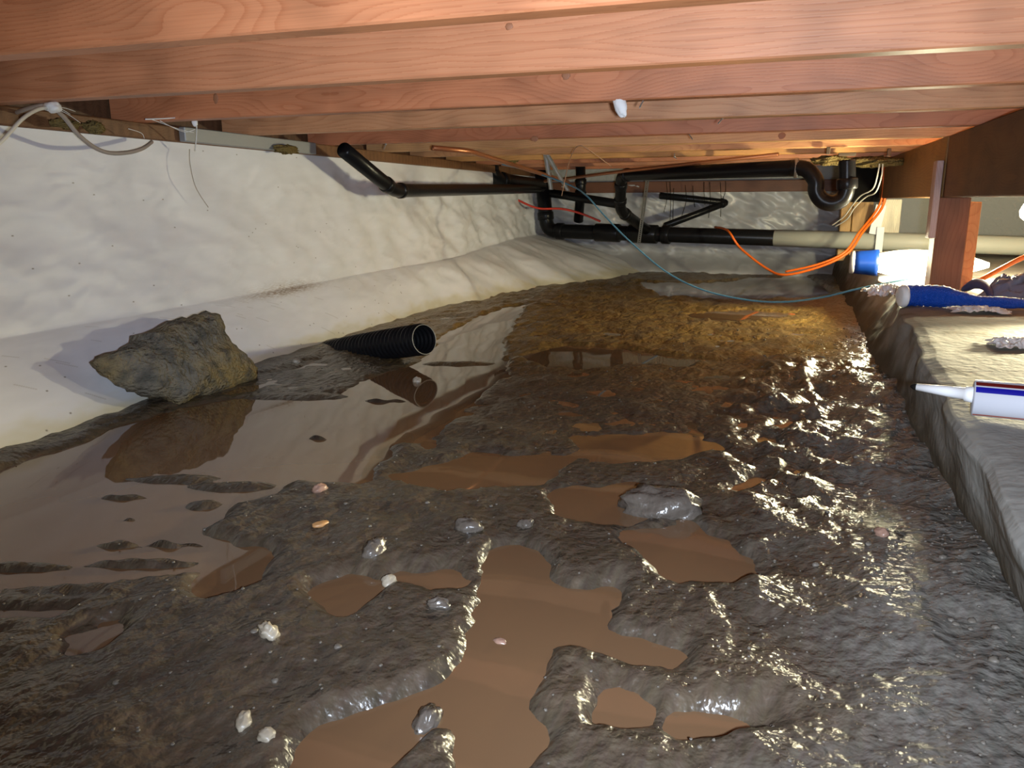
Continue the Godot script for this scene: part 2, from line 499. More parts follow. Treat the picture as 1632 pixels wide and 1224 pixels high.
# ------------------------------------------------------------------ room shell and ledge
func build_shell() -> void:
	var parts := [
		["wall_left", Vector3(0.2, 1.1, 7.0), Vector3(-1.68, 0.15, -2.1), "grey concrete foundation wall behind the white sheet at the left"],
		["wall_back", Vector3(4.4, 1.3, 0.2), Vector3(0.4, 0.35, -5.45), "pale concrete foundation wall at the far end"],
		["wall_right", Vector3(0.2, 1.3, 7.0), Vector3(2.3, 0.35, -2.1), "concrete foundation wall beyond the ledge"],
		["wall_front", Vector3(4.4, 1.3, 0.2), Vector3(0.4, 0.35, 1.45), "concrete foundation wall behind the viewer"],
	]
	for p in parts:
		tag(obj(p[0], box_mesh(p[1], 0.004), M.wall, null, p[2]), p[3], "wall", "", "structure")
	var c := obj("ceiling", box_mesh(Vector3(4.4, 0.03, 7.2), 0.002), wood(lin(0.4, 0.2, 0.1), M.w1, Vector3.ZERO), null, Vector3(0.4, JOIST_Y + 0.2, -2.0))
	tag(c, "timber subfloor over the joists", "ceiling", "", "structure")
	# sill plate on the left wall, seen as a dark strip above the sheet
	var sill := obj("trim_1", box_mesh(Vector3(0.14, 0.038, 6.8), 0.003), wood(lin(0.2, 0.1, 0.045), M.w2, Vector3(0.3, 0.1, 0.2)), null, Vector3(-1.55, 0.622, -2.0))
	tag(sill, "dark timber sill plate along the top of the left foundation wall", "sill", "", "structure")
	var sill2 := obj("trim_2", box_mesh(Vector3(2.2, 0.07, 0.1), 0.003), wood(lin(0.17, 0.07, 0.035), M.w1, Vector3(0.1, 0.3, 0.0)), null, Vector3(-0.75, 0.535, -5.3))
	tag(sill2, "reddish timber ledger along the top of the far sheet", "ledger", "", "structure")
	var rimb := obj("trim_3", box_mesh(Vector3(0.02, 0.17, 6.8), 0.002), wood(lin(0.12, 0.06, 0.03), M.w1, Vector3(0.3, 0.1, 0.5)), null, Vector3(-1.565, 0.727, -2.0))
	tag(rimb, "dark rim board closing the joist ends over the left wall", "rim board", "", "structure")
	# concrete ledge
	var prof := [Vector2(-1.3, 1.0), Vector2(-0.5, 1.0), Vector2(-0.22, 1.0), Vector2(-0.1, 1.0), Vector2(-0.03, 1.0), Vector2(-0.006, 0.97), Vector2(0.0, 0.9), Vector2(0.01, 0.72), Vector2(0.02, 0.5), Vector2(0.03, 0.3), Vector2(0.04, 0.1), Vector2(0.04, -0.2), Vector2(0.04, -0.6)]
	var f := func(u: float, v: float) -> Vector3:
		var s: float = u * (prof.size() - 1)
		var i := mini(int(s), prof.size() - 2)
		var q: Vector2 = prof[i].lerp(prof[i + 1], s - i)
		var z := lerpf(1.35, -5.4, v)
		var e := at_curve(LEDGE, -z) + 0.014 * nf.get_noise_2d(z * 12.0, 5.0)
		var b := at_curve(FOOT, -z)
		var x := e - q.x if q.x < 0.0 else lerpf(e, b, q.x / 0.04)
		x += 0.006 * nz.get_noise_3d(0.0, q.y * 22.0, z * 40.0) if q.x >= -0.01 else 0.0
		var y := 0.16 * q.y + 0.003 * nz.get_noise_2d(x * 30.0, z * 30.0)
		if q.x < -1.2: x = 2.25
		return Vector3(x, y, z)
	var col := func(p: Vector3) -> Color:
		var n := nz.get_noise_2d(p.x * 70.0 + p.y * 60.0, p.z * 70.0)
		var n2 := nf.get_noise_2d(p.x * 120.0, p.z * 120.0)
		var k := 1.0 + (0.25 * n + 0.2 * n2) * (1.0 if p.y > 0.145 else 0.35)
		var c0 := Color(k, k, k)
		if n > 0.25 and p.y > 0.14: c0 = c0.lerp(Color(0.5, 0.44, 0.34), smoothstep(0.25, 0.55, n) * 0.7)
		var low := 1.0 - smoothstep(0.045, 0.12, p.y + 0.04 * n)
		return c0.lerp(Color(0.28, 0.2, 0.1), low * 0.85)
	var fine := func(u: float, v: float) -> Vector3: return f.call(u, v)
	var lm := grid_mesh(73, 420, fine, true, col)
	tag(obj("footing", lm, M.concrete), "rough grey concrete ledge running along the right side of the mud", "footing", "", "structure")

# ------------------------------------------------------------------ white sheeting
func sheet_texture() -> ImageTexture:   # u along the wall from far to near, v from top to the hem
	var w := 1600
	var h := 320
	var im := Image.create(w, h, false, Image.FORMAT_RGB8)
	var r := RandomNumberGenerator.new()
	r.seed = 21
	for x in w:
		for y in h:
			var n := nz.get_noise_2d(x * 0.25, y * 0.5)
			var v := 0.862 + 0.02 * n
			var c := Color(v, v, v * 1.015)
			# brown scuff on the fold and grime near the hem
			var zz := -5.2 + 6.2 * x / w
			var ny := float(y) / h
			var sm := exp(-pow((zz + 2.15) / 0.17, 2.0)) * exp(-pow((ny - 0.66) / 0.045, 2.0)) * clampf(0.55 + 1.6 * nf.get_noise_2d(x * 0.7, y * 3.0), 0.0, 1.0)
			c = c.lerp(Color(0.45, 0.36, 0.27), clampf(sm * 1.1, 0.0, 0.85))
			var hem := smoothstep(0.93, 1.0, ny + 0.03 * n)
			c = c.lerp(Color(0.7, 0.66, 0.5), hem * 0.6)
			im.set_pixel(x, y, c)
	for k in 150:   # specks
		var x := r.randi_range(600, 1500)
		var y := int(h * (1.0 - pow(r.randf(), 1.9)))
		im.set_pixel(clampi(x, 0, w - 1), clampi(y, 0, h - 1), Color(0.4, 0.37, 0.33))
	for k in 90:   # fine hair-like scratches low on the sheet
		var x := r.randi_range(620, 1500)
		var y := int(h * r.randf_range(0.62, 0.95))
		for st in r.randi_range(5, 13):
			var p := Vector2i(clampi(x - st, 0, w - 1), clampi(y + st, 0, h - 1))
			im.set_pixelv(p, im.get_pixelv(p).lerp(Color(0.5, 0.46, 0.4), 0.3))
	var spot: Vector3 = Vector3(-1.500, 0.499, -1.696)
	var sx := int((spot.z + 5.2) / 6.2 * w)
	for x in range(sx - 6, sx + 7):   # a small yellow-green stain
		for y in range(60, 110):
			var e := Vector2((x - sx) / 4.5, (y - h * 0.62 * (0.603 - spot.y) / 0.42) / 6.0).length() + 0.3 * nf.get_noise_2d(x * 3.0, y * 3.0)
			if e < 1.0: im.set_pixel(x, y, im.get_pixel(x, y).lerp(Color(0.74, 0.75, 0.5), 0.75))
	return ImageTexture.create_from_image(im)

var HEM := [Vector2(-1.2, -1.29), Vector2(0.9, -1.295), Vector2(1.4, -1.325), Vector2(1.8, -1.35), Vector2(3.05, -1.34), Vector2(3.44, -1.25), Vector2(4.04, -1.17), Vector2(4.3, -1.02), Vector2(4.75, -0.85), Vector2(5.25, -0.8)]

func build_sheets() -> void:
	var m: StandardMaterial3D = M.sheet.duplicate()
	m.albedo_texture = sheet_texture()
	m.texture_repeat = false
	var f := func(u: float, v: float) -> Vector3:
		var z := lerpf(-5.2, 1.0, u)
		var t := -z
		var far := smoothstep(2.0, 3.4, t)
		var hem := at_curve(HEM, t)
		var fold_y := 0.185 + 0.05 * smoothstep(3.4, 4.6, t)
		var top := Vector2(-1.495, 0.603)
		var mid := Vector2(-1.468, fold_y)
		var bot := Vector2(hem, 0.004)
		var q: Vector2
		if v < 0.62:
			var k := v / 0.62
			q = top.lerp(mid, k)
			q.x -= 0.018 * sin(k * PI)
		else:
			var k := (v - 0.62) / 0.38
			var ctrl := Vector2(-1.44 + 0.25 * (hem + 1.34), 0.16 + 0.05 * far)
			q = mid.lerp(ctrl, k).lerp(ctrl.lerp(bot, k), k)
		var fade := smoothstep(0.0, 0.12, v) * (1.0 - 0.75 * smoothstep(0.8, 1.0, v))
		var n1 := nz.get_noise_2d(z * 17.0 + 400.0, q.y * 30.0 - z * 7.0)
		var n2 := nz.get_noise_2d(z * 60.0 + q.y * 60.0, q.y * 120.0 + 90.0)
		var crease := pow(1.0 - absf(nz.get_noise_2d(z * 30.0 + q.y * 55.0, q.y * 50.0 - z * 18.0 + 33.0)), 6.0)
		var b := fade * ((0.009 + 0.03 * far) * n1 + (0.001 + 0.0045 * far) * n2 + (0.0022 + 0.003 * far) * crease)
		return Vector3(q.x + b, q.y + 0.3 * b * smoothstep(0.6, 0.9, v), z)
	var o := obj("vapor_barrier", grid_mesh(460, 90, f), m)
	tag(o, "white plastic sheet covering the left foundation wall, its hem spread over the mud", "plastic sheet")
	var g := func(u: float, v: float) -> Vector3:
		var x := lerpf(-1.5, 0.46, u)
		var k := smoothstep(0.62, 1.0, v)
		var y := lerpf(0.55, 0.16, v / 0.62) if v < 0.62 else lerpf(0.16, 0.0, (v - 0.62) / 0.38)
		var z := -5.27 + 0.2 * k * k
		var n := nz.get_noise_2d(x * 30.0, y * 45.0 + x * 20.0 + 700.0)
		var crease := pow(1.0 - absf(nz.get_noise_2d(x * 28.0 + 90.0, y * 70.0 + x * 16.0)), 6.0)
		return Vector3(x, y, z + 0.03 * n + 0.012 * crease)
	var o2 := obj("vapor_barrier", grid_mesh(150, 60, g), M.sheet_far)
	tag(o2, "grey-white plastic sheet hung on the far wall behind the drain pipes", "plastic sheet")

# ------------------------------------------------------------------ timber
func build_timber() -> void:
	var zs := [-0.42, -0.834, -1.206, -1.593, -2.005, -2.455, -2.871, -3.264, -3.67, -4.08, -4.49, -4.88]
	var words := ["floor joist overhead, above the top edge of the picture",
		"reddish floor joist crossing the very top of the picture, nearest in view",
		"second floor joist in view, wide face with wavy pale grain and whitish bloom",
		"third floor joist in view, reddish with a small dark knot near its middle",
		"fourth floor joist in view, with white fluff and a bent nail under its edge",
		"fifth floor joist in view, darker red strip with a nail just under it",
		"sixth floor joist in view, pale tan strip with a nail hanging below",
		"seventh floor joist in view, tan strip above the thin hanging brown wire",
		"eighth floor joist in view, over the trap bend and yellow insulation",
		"ninth floor joist in view, mostly hidden above the black pipes",
		"tenth floor joist in view, deep in shadow near the far wall",
		"last floor joist against the far wall, deep in shadow"]
	var tints := [lin(0.52, 0.215, 0.1), lin(0.56, 0.25, 0.125), lin(0.57, 0.225, 0.105), lin(0.62, 0.31, 0.15), lin(0.52, 0.2, 0.095), lin(0.68, 0.39, 0.17), lin(0.64, 0.34, 0.15), lin(0.62, 0.33, 0.11)]
	var km := flat(lin(0.34, 0.145, 0.07), 0.6)
	var knots := [[3, Vector3(-0.412, 0.691, -1.593), Vector3(0.009, 0.008, 0.0012)], [3, Vector3(-1.240, 0.683, -1.593), Vector3(0.007, 0.011, 0.0012)], [2, Vector3(-0.401, 0.706, -1.206), Vector3(0.006, 0.005, 0.001)], [5, Vector3(-0.735, 0.640, -2.455), Vector3(0.012, 0.008, 0.0012)], [6, Vector3(-0.001, 0.658, -2.871), Vector3(0.012, 0.01, 0.0012)]]
	for i in zs.size():
		var k: int = maxi(i - 1, 0)
		var mat := wood(tints[k % tints.size()], M.w1 if i % 2 == 0 else M.w2, Vector3(0.237 * i, 0.31 * i + 0.1, 0.17 * i), 0.5)
		var o := obj("floor_joist", box_mesh(Vector3(3.8, 0.184, 0.038), 0.0025), mat, null, Vector3(0.35, JOIST_Y + 0.092, zs[i] - 0.019))
		var l: String = words[i] if words[i] else "floor joist overhead, out of view behind the viewer"
		tag(o, l, "joist", "floor joists overhead")
		for kn in knots:   # knots, slightly proud of the face
			if kn[0] == i:
				var ko := obj("knot", lump_mesh(kn[2], 0.25, 1.0, i, 10, 16), km, o, kn[1] - o.position)
				ko.set_meta("label", "small dark knot")
	# girder: two lengths of beam meeting at the post
	var gd := thing("girder", Vector3(0.53, 0.455, -2.0), "dark brown timber girder under the joists, resting on the post", "beam")
	var gm := wood(lin(0.16, 0.075, 0.03), M.w2, Vector3(0.4, 0.2, 0.6), 0.6)
	var gm2 := wood(lin(0.25, 0.13, 0.035), M.w1, Vector3(0.1, 0.6, 0.2), 0.6)
	var b1 := obj("beam_length", box_mesh(Vector3(4.18, 0.184, 0.089), 0.003), gm, gd, Vector3(0.0, 0.092, 1.29 - 0.0))
	b1.rotation.y = PI / 2
	b1.position.z = -0.8 + 2.09
	var b2 := obj("beam_length", box_mesh(Vector3(1.62, 0.184, 0.089), 0.003), gm2, gd)
	b2.rotation.y = PI / 2
	b2.position = Vector3(-0.004, 0.092, -0.805 - 0.81)
	b1.set_meta("label", "darker near length of the girder")
	b2.set_meta("label", "yellower far length of the girder")
	var ps := thing("support_post", Vector3(0.522, 0.16, -2.845), "short reddish timber post standing on the concrete ledge under the girder", "post")
	var pm := wood(lin(0.22, 0.085, 0.04), M.w1, Vector3(0.7, 0.15, 0.33), 0.6)
	var post := obj("post", box_mesh(Vector3(0.296, 0.089, 0.089), 0.003), pm, ps)
	post.rotation.z = PI / 2
	post.position = Vector3(0, 0.148, 0)
	var sc := obj("scab_board", box_mesh(Vector3(0.235, 0.019, 0.062), 0.0015), wood(lin(0.5, 0.36, 0.34), M.w2, Vector3(0.2, 0.2, 0.2)), ps)
	sc.rotation.z = PI / 2
	sc.position = Vector3(-0.055, 0.288, 0.03)
	sc.set_meta("label", "thin pale board nailed to the side of post and girder")
	var bb := obj("cleat_board", box_mesh(Vector3(0.28, 0.038, 0.089), 0.002), wood(lin(0.5, 0.25, 0.09), M.w2, Vector3(0.5, 0.4, 0.1)), ps)
	bb.rotation.z = PI / 2
	bb.position = Vector3(0.075, 0.141, -0.09)
	# far support: blocks and boards under the far end of the girder
	var blk := [[1341, 1359, 318, -4.72, lin(0.5, 0.3, 0.1), "tan timber block left of its twin under the far end of the girder"], [1360, 1392, 320, -4.7, lin(0.58, 0.34, 0.11), "wider tan timber block behind the orange cord at the far wall"]]
	var bx := [[Vector3(0.332, 0.410, -4.720), Vector3(0.389, 0.410, -4.720)], [Vector3(0.390, 0.410, -4.700), Vector3(0.490, 0.410, -4.700)]]
	for i in 2:
		var w: float = bx[i][1].x - bx[i][0].x
		var o := obj("timber_block", box_mesh(Vector3(0.36, w, 0.09), 0.003), wood(blk[i][4], M.w1, Vector3(0.3 * i, 0.5, 0.2)), null, Vector3((bx[i][0].x + bx[i][1].x) / 2, 0.3, blk[i][3] - 0.045))
		o.rotation.z = PI / 2
		tag(o, blk[i][5], "timber block", "timber blocks by the far wall")
	var cx0: Vector3 = Vector3(0.527, 0.378, -4.680)
	var cx1: Vector3 = Vector3(0.624, 0.378, -4.680)
	var cb := obj("pale_board", box_mesh(Vector3(0.34, cx1.x - cx0.x, 0.02), 0.002), wood(lin(0.9, 0.85, 0.64), M.w2, Vector3(0.1, 0.1, 0.6)), null, Vector3((cx0.x + cx1.x) / 2, 0.28, -4.69))
	cb.rotation.z = PI / 2
	tag(cb, "brightly lit cream board standing behind the drain pipe, beside the blocks", "board")
	var bp := obj("dark_panel", box_mesh(Vector3(0.18, 0.2, 0.02), 0.002), M.black, null, Vector3(0.434, 0.537, -4.500))
	tag(bp, "black panel hung between the trap bend and the far end of the girder", "panel")
	# grey strip of metal flashing above the sheet
	var fl := obj("metal_flashing", box_mesh(Vector3(0.02, 0.036, 0.62), 0.002), flat(lin(0.3, 0.31, 0.31), 0.5, 0.5, 0.3), null, Vector3(-1.468, 0.622, -2.05))
	tag(fl, "grey flashing strip above the top edge of the white sheet", "flashing")

# ------------------------------------------------------------------ pipes
func hub(parent: Node3D, a: Vector3, b: Vector3, r: float, called := "coupling") -> void:
	var d := (b - a).normalized()
	var st := begin(true)
	add_tube(st, PackedVector3Array([a, a + d * 0.002, a + d * 0.004, b - d * 0.004, b - d * 0.002, b]), [r * 0.9, r * 0.97, r, r, r * 0.97, r * 0.9], 18)
	obj(called, done(st), M.abs, parent, -parent.position)

func pipe_run(called: String, pts: Array, r: float, bend: float, label: String, cat := "pipe") -> Node3D:
	var t := thing(called, pts[0], label, cat)
	var loc := []
	for p in pts: loc.append(p - pts[0])
	obj("pipe", tube_mesh(bent(loc, bend), r, 20), M.abs, t)
	for i in range(1, pts.size() - 1):   # hubs either side of every bend
		var a: Vector3 = (pts[i - 1] - pts[i]).normalized()
		var c: Vector3 = (pts[i + 1] - pts[i]).normalized()
		hub(t, pts[i] + a * bend, pts[i] + a * (bend + r * 1.1), r * 1.17, "hub")
		hub(t, pts[i] + c * bend, pts[i] + c * (bend + r * 1.1), r * 1.17, "hub")
	return t

func strap(called: String, pts: Array, w: float, label: String, side: Vector3) -> void:
	var st := begin()
	var path := PackedVector3Array()
	for i in pts.size() - 1:
		var n := maxi(1, int(pts[i].distance_to(pts[i + 1]) / 0.012))
		for k in n:
			path.append(pts[i].lerp(pts[i + 1], float(k) / n))
	path.append(pts[pts.size() - 1])
	for i in path.size() - 1:
		var d := path[i + 1] - path[i]
		var l := d.length()
		var y := d.normalized()
		var x := (side - y * side.dot(y)).normalized()
		var bs := Basis(x, y, x.cross(y))
		var c := (path[i] + path[i + 1]) / 2.0
		for s in [-1.0, 1.0]:
			add_box(st, Vector3(w * 0.32, l * 1.02, 0.0012), Transform3D(bs, c + x * s * w * 0.34), 0.0)
		add_box(st, Vector3(w * 0.4, l * 0.45, 0.0012), Transform3D(bs, c + y * l * 0.27), 0.0)
	var o := obj(called, done(st), M.steel)
	tag(o, label, "strap", "perforated steel hanger straps")

func build_pipes() -> void:
	# main drain along the far wall
	var stack_top: Vector3 = Vector3(-1.439, 0.676, -4.950)
	var elbow: Vector3 = Vector3(-1.396, 0.263, -4.950)
	var far_r: Vector3 = Vector3(1.173, 0.226, -4.450)
	far_r = elbow + (far_r - elbow) * 1.36
	var t := pipe_run("main_drain", [stack_top, elbow, far_r], 0.045, 0.07, "long black drain pipe running level along the far wall to the right", "pipe")
	var dd := (far_r - elbow).normalized()
	for q in [[0.34, 0.5], [0.56, 0.74], [0.77, 0.82]]:
		hub(t, elbow + dd * q[0], elbow + dd * q[1], 0.056, "coupling")
	var paler := obj("pipe_length", tube_mesh(PackedVector3Array([elbow + dd * 1.42, elbow + dd * 3.0]), 0.0462, 24), bumpy(flat(lin(0.5, 0.5, 0.42), 0.4), noise_tex(0.012, 4, 8), 3.0, 0.05), t, -t.position)  # paler grey skin over the right-hand part of the drain run
	paler.set_meta("label", "paler grey right-hand length of the drain")
	# wye branch and its riser
	var u0: Vector3 = Vector3(0.063, 0.563, -3.150)
	var u1: Vector3 = Vector3(-0.803, 0.583, -4.300)
	var u2: Vector3 = Vector3(-0.833, 0.398, -4.450)
	var u3: Vector3 = Vector3(-0.729, 0.282, -4.750)
	pipe_run("waste_pipe", [u0, u1, u2, u3], 0.03, 0.05, "black waste pipe under the joists from the trap bend, dropping into the main drain", "pipe")
	# trap bend
	var tp := thing("trap_bend", u0, "shiny black U-shaped trap bend hanging beside the girder", "trap")
	var tz := -3.12
	var tpts := spline([Vector3(0.041, 0.565, -3.150), Vector3(0.091, 0.557, -3.130), Vector3(0.125, 0.517, -3.120), Vector3(0.130, 0.479, -3.120), Vector3(0.152, 0.448, -3.120), Vector3(0.187, 0.437, -3.120), Vector3(0.219, 0.452, -3.120), Vector3(0.231, 0.485, -3.120), Vector3(0.229, 0.533, -3.120), Vector3(0.224, 0.587, -3.120)], 6)
	obj("bend", tube_mesh(tpts, 0.0285, 20), M.abs, tp, -u0)
	hub(tp, Vector3(0.233, 0.485, -3.120), Vector3(0.230, 0.524, -3.120), 0.036, "slip_nut")
	var cl := begin(true)
	add_tube(cl, PackedVector3Array([Vector3(0.050, 0.564, -3.150), Vector3(0.052, 0.564, -3.150), Vector3(0.061, 0.563, -3.150), Vector3(0.063, 0.563, -3.150)]), [0.033, 0.036, 0.036, 0.033], 20)
	var clo := obj("clamp", done(cl), M.steel, tp, -u0)
	clo.set_meta("label", "grey clamp ring on the joint")
	# branch along the left wall
	pipe_run("branch_drain", [Vector3(-1.360, 0.616, -2.368), Vector3(-1.360, 0.490, -2.720), Vector3(-1.397, 0.523, -4.750)], 0.0255, 0.045, "thin black drain pipe angling down from the joists along the white sheet", "pipe")
	# bends beside the stack
	pipe_run("closet_bend", [Vector3(-1.533, 0.671, -4.200), Vector3(-1.497, 0.568, -4.250), Vector3(-1.395, 0.542, -4.800)], 0.04, 0.05, "black bend coming out of the joists left of the drain stack", "pipe")
	pipe_run("vent_branch", [Vector3(-1.159, 0.667, -4.850), Vector3(-1.153, 0.526, -4.850), Vector3(-1.190, 0.327, -4.950)], 0.03, 0.02, "short upright black pipe just right of the drain stack", "pipe")
	pipe_run("cross_branch", [Vector3(-1.350, 0.497, -4.900), Vector3(-0.855, 0.428, -4.600)], 0.026, 0.02, "dark pipe sloping between the stack and the riser under the joists", "pipe")
	pipe_run("drain_and_shadow", [Vector3(-0.683, 0.478, -4.950), Vector3(-0.298, 0.435, -5.120), Vector3(-0.632, 0.301, -4.850)], 0.02, 0.02, "thin black pipe before the far sheet, its lower leg modelled for a shadow", "pipe")  # upper leg is a pipe, lower leg modelled in place of a shadow
	# copper water lines
	var c1 := obj("copper_pipe", tube_mesh(bent([Vector3(-1.111, 0.625, -2.524), Vector3(-1.042, 0.622, -2.683), Vector3(-1.045, 0.546, -4.100)], 0.03), 0.009, 10), M.copper)
	tag(c1, "brown copper pipe slanting under the joists toward the drain stack", "pipe", "copper water pipes")
	var c2 := obj("copper_pipe", tube_mesh(PackedVector3Array([Vector3(-1.228, 0.556, -4.300), Vector3(-0.699, 0.591, -3.900), Vector3(-0.011, 0.631, -3.500)]), 0.008, 10), M.copper)
	tag(c2, "long thin copper pipe just above the black trap arm", "pipe", "copper water pipes")
	# straps
	strap("hanger_strap", [Vector3(-0.670, 0.560, -4.350), Vector3(-0.722, 0.362, -4.550), Vector3(-0.750, 0.207, -4.620)], 0.02, "perforated strap looped down round the main drain, beside the riser", Vector3(1, 0, 0.2))
	strap("hanger_strap", [Vector3(-0.906, 0.632, -3.188), Vector3(-1.164, 0.510, -4.200)], 0.022, "left leg of the bright perforated straps hung by the drain stack", Vector3(1, 0, 0.2))
	strap("hanger_strap", [Vector3(-0.891, 0.630, -3.155), Vector3(-1.070, 0.503, -4.200)], 0.022, "slanting right leg of the bright perforated straps by the stack", Vector3(1, 0, 0.2))
	var ws := obj("pipe_strap", box_mesh(Vector3(0.035, 0.13, 0.003), 0.001), M.white, null, Vector3(0.513, 0.247, -4.500))
	tag(ws, "white strap hanging over the front of the lit drain pipe", "strap")
	var wp := obj("paper_tag", box_mesh(Vector3(0.05, 0.15, 0.003), 0.001), M.white, null, Vector3(0.497, 0.348, -4.520))
	wp.rotation.z = -0.15
	tag(wp, "bright white paper hanging beside the cream board", "paper")
	# corrugated drain pipe, lying in the pool by the sheet
	var a: Vector3 = Vector3(-0.907, 0.077, -1.966)
	var b: Vector3 = Vector3(-1.420, -0.054, -2.207)
	b = a + (b - a) * 1.15
	var cp := thing("corrugated_pipe", b, "black corrugated drain pipe poking out of the mud beside the white sheet", "drain pipe")
	var n := 190
	var path := PackedVector3Array()
	var rad := []
	for i in n + 1:
		var s := float(i) / n
		path.append((a - b) * s + Vector3(0, 0.006 * sin(s * 3.0), 0))
		rad.append(0.042 + 0.0035 * sin(s * TAU * 36.0))
	var st := begin(true)
	add_tube(st, path, rad, 26, false)
	var rin := []
	for q in rad: rin.append(q - 0.004)
	add_tube(st, path, rin, 26, false, true)
	obj("pipe_wall", done(st), M.drain, cp)
	var dirp := (a - b).normalized()
	var rm := begin(true)
	var side := dirp.cross(Vector3.UP).normalized()
	var up2 := side.cross(dirp)
	var ring := PackedVector3Array()
	for k in 33:
		var an := TAU * k / 32.0
		ring.append((a - b) + (side * cos(an) + up2 * sin(an)) * 0.0415)
	add_tube(rm, ring, 0.0013, 6, false)
	var ro := obj("rim", done(rm), M.rim, cp)
	ro.set_meta("label", "pale cut rim")

# ------------------------------------------------------------------ cords and wires
func cord(called: String, pts: Array, r: float, mat: Material, label: String, cat := "cable", group := "", per := 8) -> void:
	var o := obj(called, tube_mesh(spline(pts, per), r, 8), mat)
	tag(o, label, cat, group)

func build_cords() -> void:
	var oc := thing("extension_cord", Vector3(0.481, 0.597, -4.300), "orange extension cord drooping in a loop over the far mud, from girder end to drain", "cord")
	obj("strand", tube_mesh(spline([Vector3(0.482, 0.615, -4.300), Vector3(0.496, 0.503, -4.300), Vector3(0.485, 0.407, -4.300), Vector3(0.401, 0.296, -4.200), Vector3(0.341, 0.202, -4.150), Vector3(0.227, 0.134, -4.150), Vector3(0.065, 0.083, -4.200), Vector3(-0.030, 0.104, -4.300), Vector3(-0.172, 0.202, -4.400), Vector3(-0.244, 0.289, -4.450), Vector3(-0.335, 0.297, -4.800)], 8), 0.0062, 8), M.orange, oc, -oc.position)
	obj("strand", tube_mesh(spline([Vector3(0.468, 0.615, -4.300), Vector3(0.484, 0.503, -4.300), Vector3(0.468, 0.408, -4.300), Vector3(0.382, 0.290, -4.200), Vector3(0.324, 0.202, -4.150), Vector3(0.209, 0.142, -4.150), Vector3(0.061, 0.098, -4.200)], 8), 0.0055, 8), M.orange, oc, -oc.position)
	cord("orange_cord", [Vector3(0.496, 0.168, -2.783), Vector3(0.586, 0.168, -2.905), Vector3(0.618, 0.200, -2.813), Vector3(0.660, 0.243, -2.750), Vector3(0.708, 0.280, -2.720), Vector3(0.776, 0.310, -2.700)], 0.0075, M.orange, "orange cord crossing the ledge past the foot of the post", "cord")
	cord("red_cord", [Vector3(-1.591, 0.498, -4.700), Vector3(-1.494, 0.448, -4.700), Vector3(-1.387, 0.407, -4.720), Vector3(-1.246, 0.403, -4.740), Vector3(-1.133, 0.376, -4.760), Vector3(-1.012, 0.328, -4.780)], 0.0065, M.red, "red cord sagging behind the drain stack", "cord")
	cord("blue_cable", [Vector3(-1.236, 0.618, -3.600), Vector3(-1.083, 0.581, -3.600), Vector3(-0.878, 0.516, -3.500), Vector3(-0.783, 0.471, -3.400), Vector3(-0.702, 0.398, -3.350), Vector3(-0.583, 0.294, -3.300), Vector3(-0.417, 0.170, -3.250), Vector3(-0.259, 0.103, -3.200), Vector3(-0.088, 0.075, -3.150), Vector3(0.049, 0.078, -3.100), Vector3(0.176, 0.105, -3.050), Vector3(0.284, 0.143, -3.000), Vector3(0.411, 0.175, -3.000), Vector3(0.495, 0.190, -3.050)], 0.0034, M.cable_blue, "thin blue cable drooping from the joists across the far mud to the ledge")
	cord("grey_cable", [Vector3(-1.760, 0.615, -1.419), Vector3(-1.487, 0.630, -1.281), Vector3(-1.372, 0.634, -1.235), Vector3(-1.354, 0.634, -1.253)], 0.0042, M.cable_grey, "upper left grey-brown cable running into the white cobweb knot", "cable", "grey cables at the upper left")
	cord("grey_cable", [Vector3(-1.350, 0.633, -1.249), Vector3(-1.370, 0.615, -1.292), Vector3(-1.380, 0.588, -1.328), Vector3(-1.400, 0.567, -1.385), Vector3(-1.410, 0.558, -1.436), Vector3(-1.420, 0.563, -1.502), Vector3(-1.430, 0.576, -1.559), Vector3(-1.450, 0.594, -1.611)], 0.0045, M.cable_grey, "grey-brown cable sagging in a loop over the white sheet", "cable", "grey cables at the upper left")
	cord("white_cable", [Vector3(-1.300, 0.523, -1.040), Vector3(-1.300, 0.560, -1.088), Vector3(-1.310, 0.599, -1.140), Vector3(-1.330, 0.622, -1.194), Vector3(-1.340, 0.630, -1.234)], 0.0036, M.cable_white, "thin white cable dropping from the cobweb knot past the left edge", "cable")
	cord("brown_wire", [Vector3(-0.802, 0.470, -3.050), Vector3(-0.768, 0.567, -3.000), Vector3(-0.724, 0.618, -2.900), Vector3(-0.694, 0.641, -2.860), Vector3(-0.668, 0.636, -2.860), Vector3(-0.646, 0.614, -2.950), Vector3(-0.617, 0.577, -3.100)], 0.0016, M.cable_tan, "thin pinkish brown wire hanging in an upturned U from a joist", "wire")
	cord("white_wire", [Vector3(0.254, 0.331, -4.100), Vector3(0.296, 0.374, -4.000), Vector3(0.318, 0.423, -3.900), Vector3(0.341, 0.466, -3.800), Vector3(0.378, 0.496, -3.700), Vector3(0.387, 0.566, -3.660), Vector3(0.387, 0.600, -3.650)], 0.003, M.cable_white, "upper of two pale wires curving out beside the far timber blocks", "wire", "pale wires by the trap")
	cord("white_wire", [Vector3(0.268, 0.325, -4.100), Vector3(0.310, 0.363, -4.000), Vector3(0.329, 0.414, -3.900), Vector3(0.362, 0.460, -3.800), Vector3(0.389, 0.480, -3.700), Vector3(0.401, 0.545, -3.660), Vector3(0.399, 0.600, -3.650)], 0.003, M.cable_white, "lower of two pale wires curving out beside the far timber blocks", "wire", "pale wires by the trap")
	cord("thread", [Vector3(-1.455, 0.585, -1.748), Vector3(-1.450, 0.547, -1.739), Vector3(-1.455, 0.490, -1.758), Vector3(-1.460, 0.438, -1.806)], 0.0008, M.cable_grey, "hair-thin thread hanging down the upper white sheet", "thread")
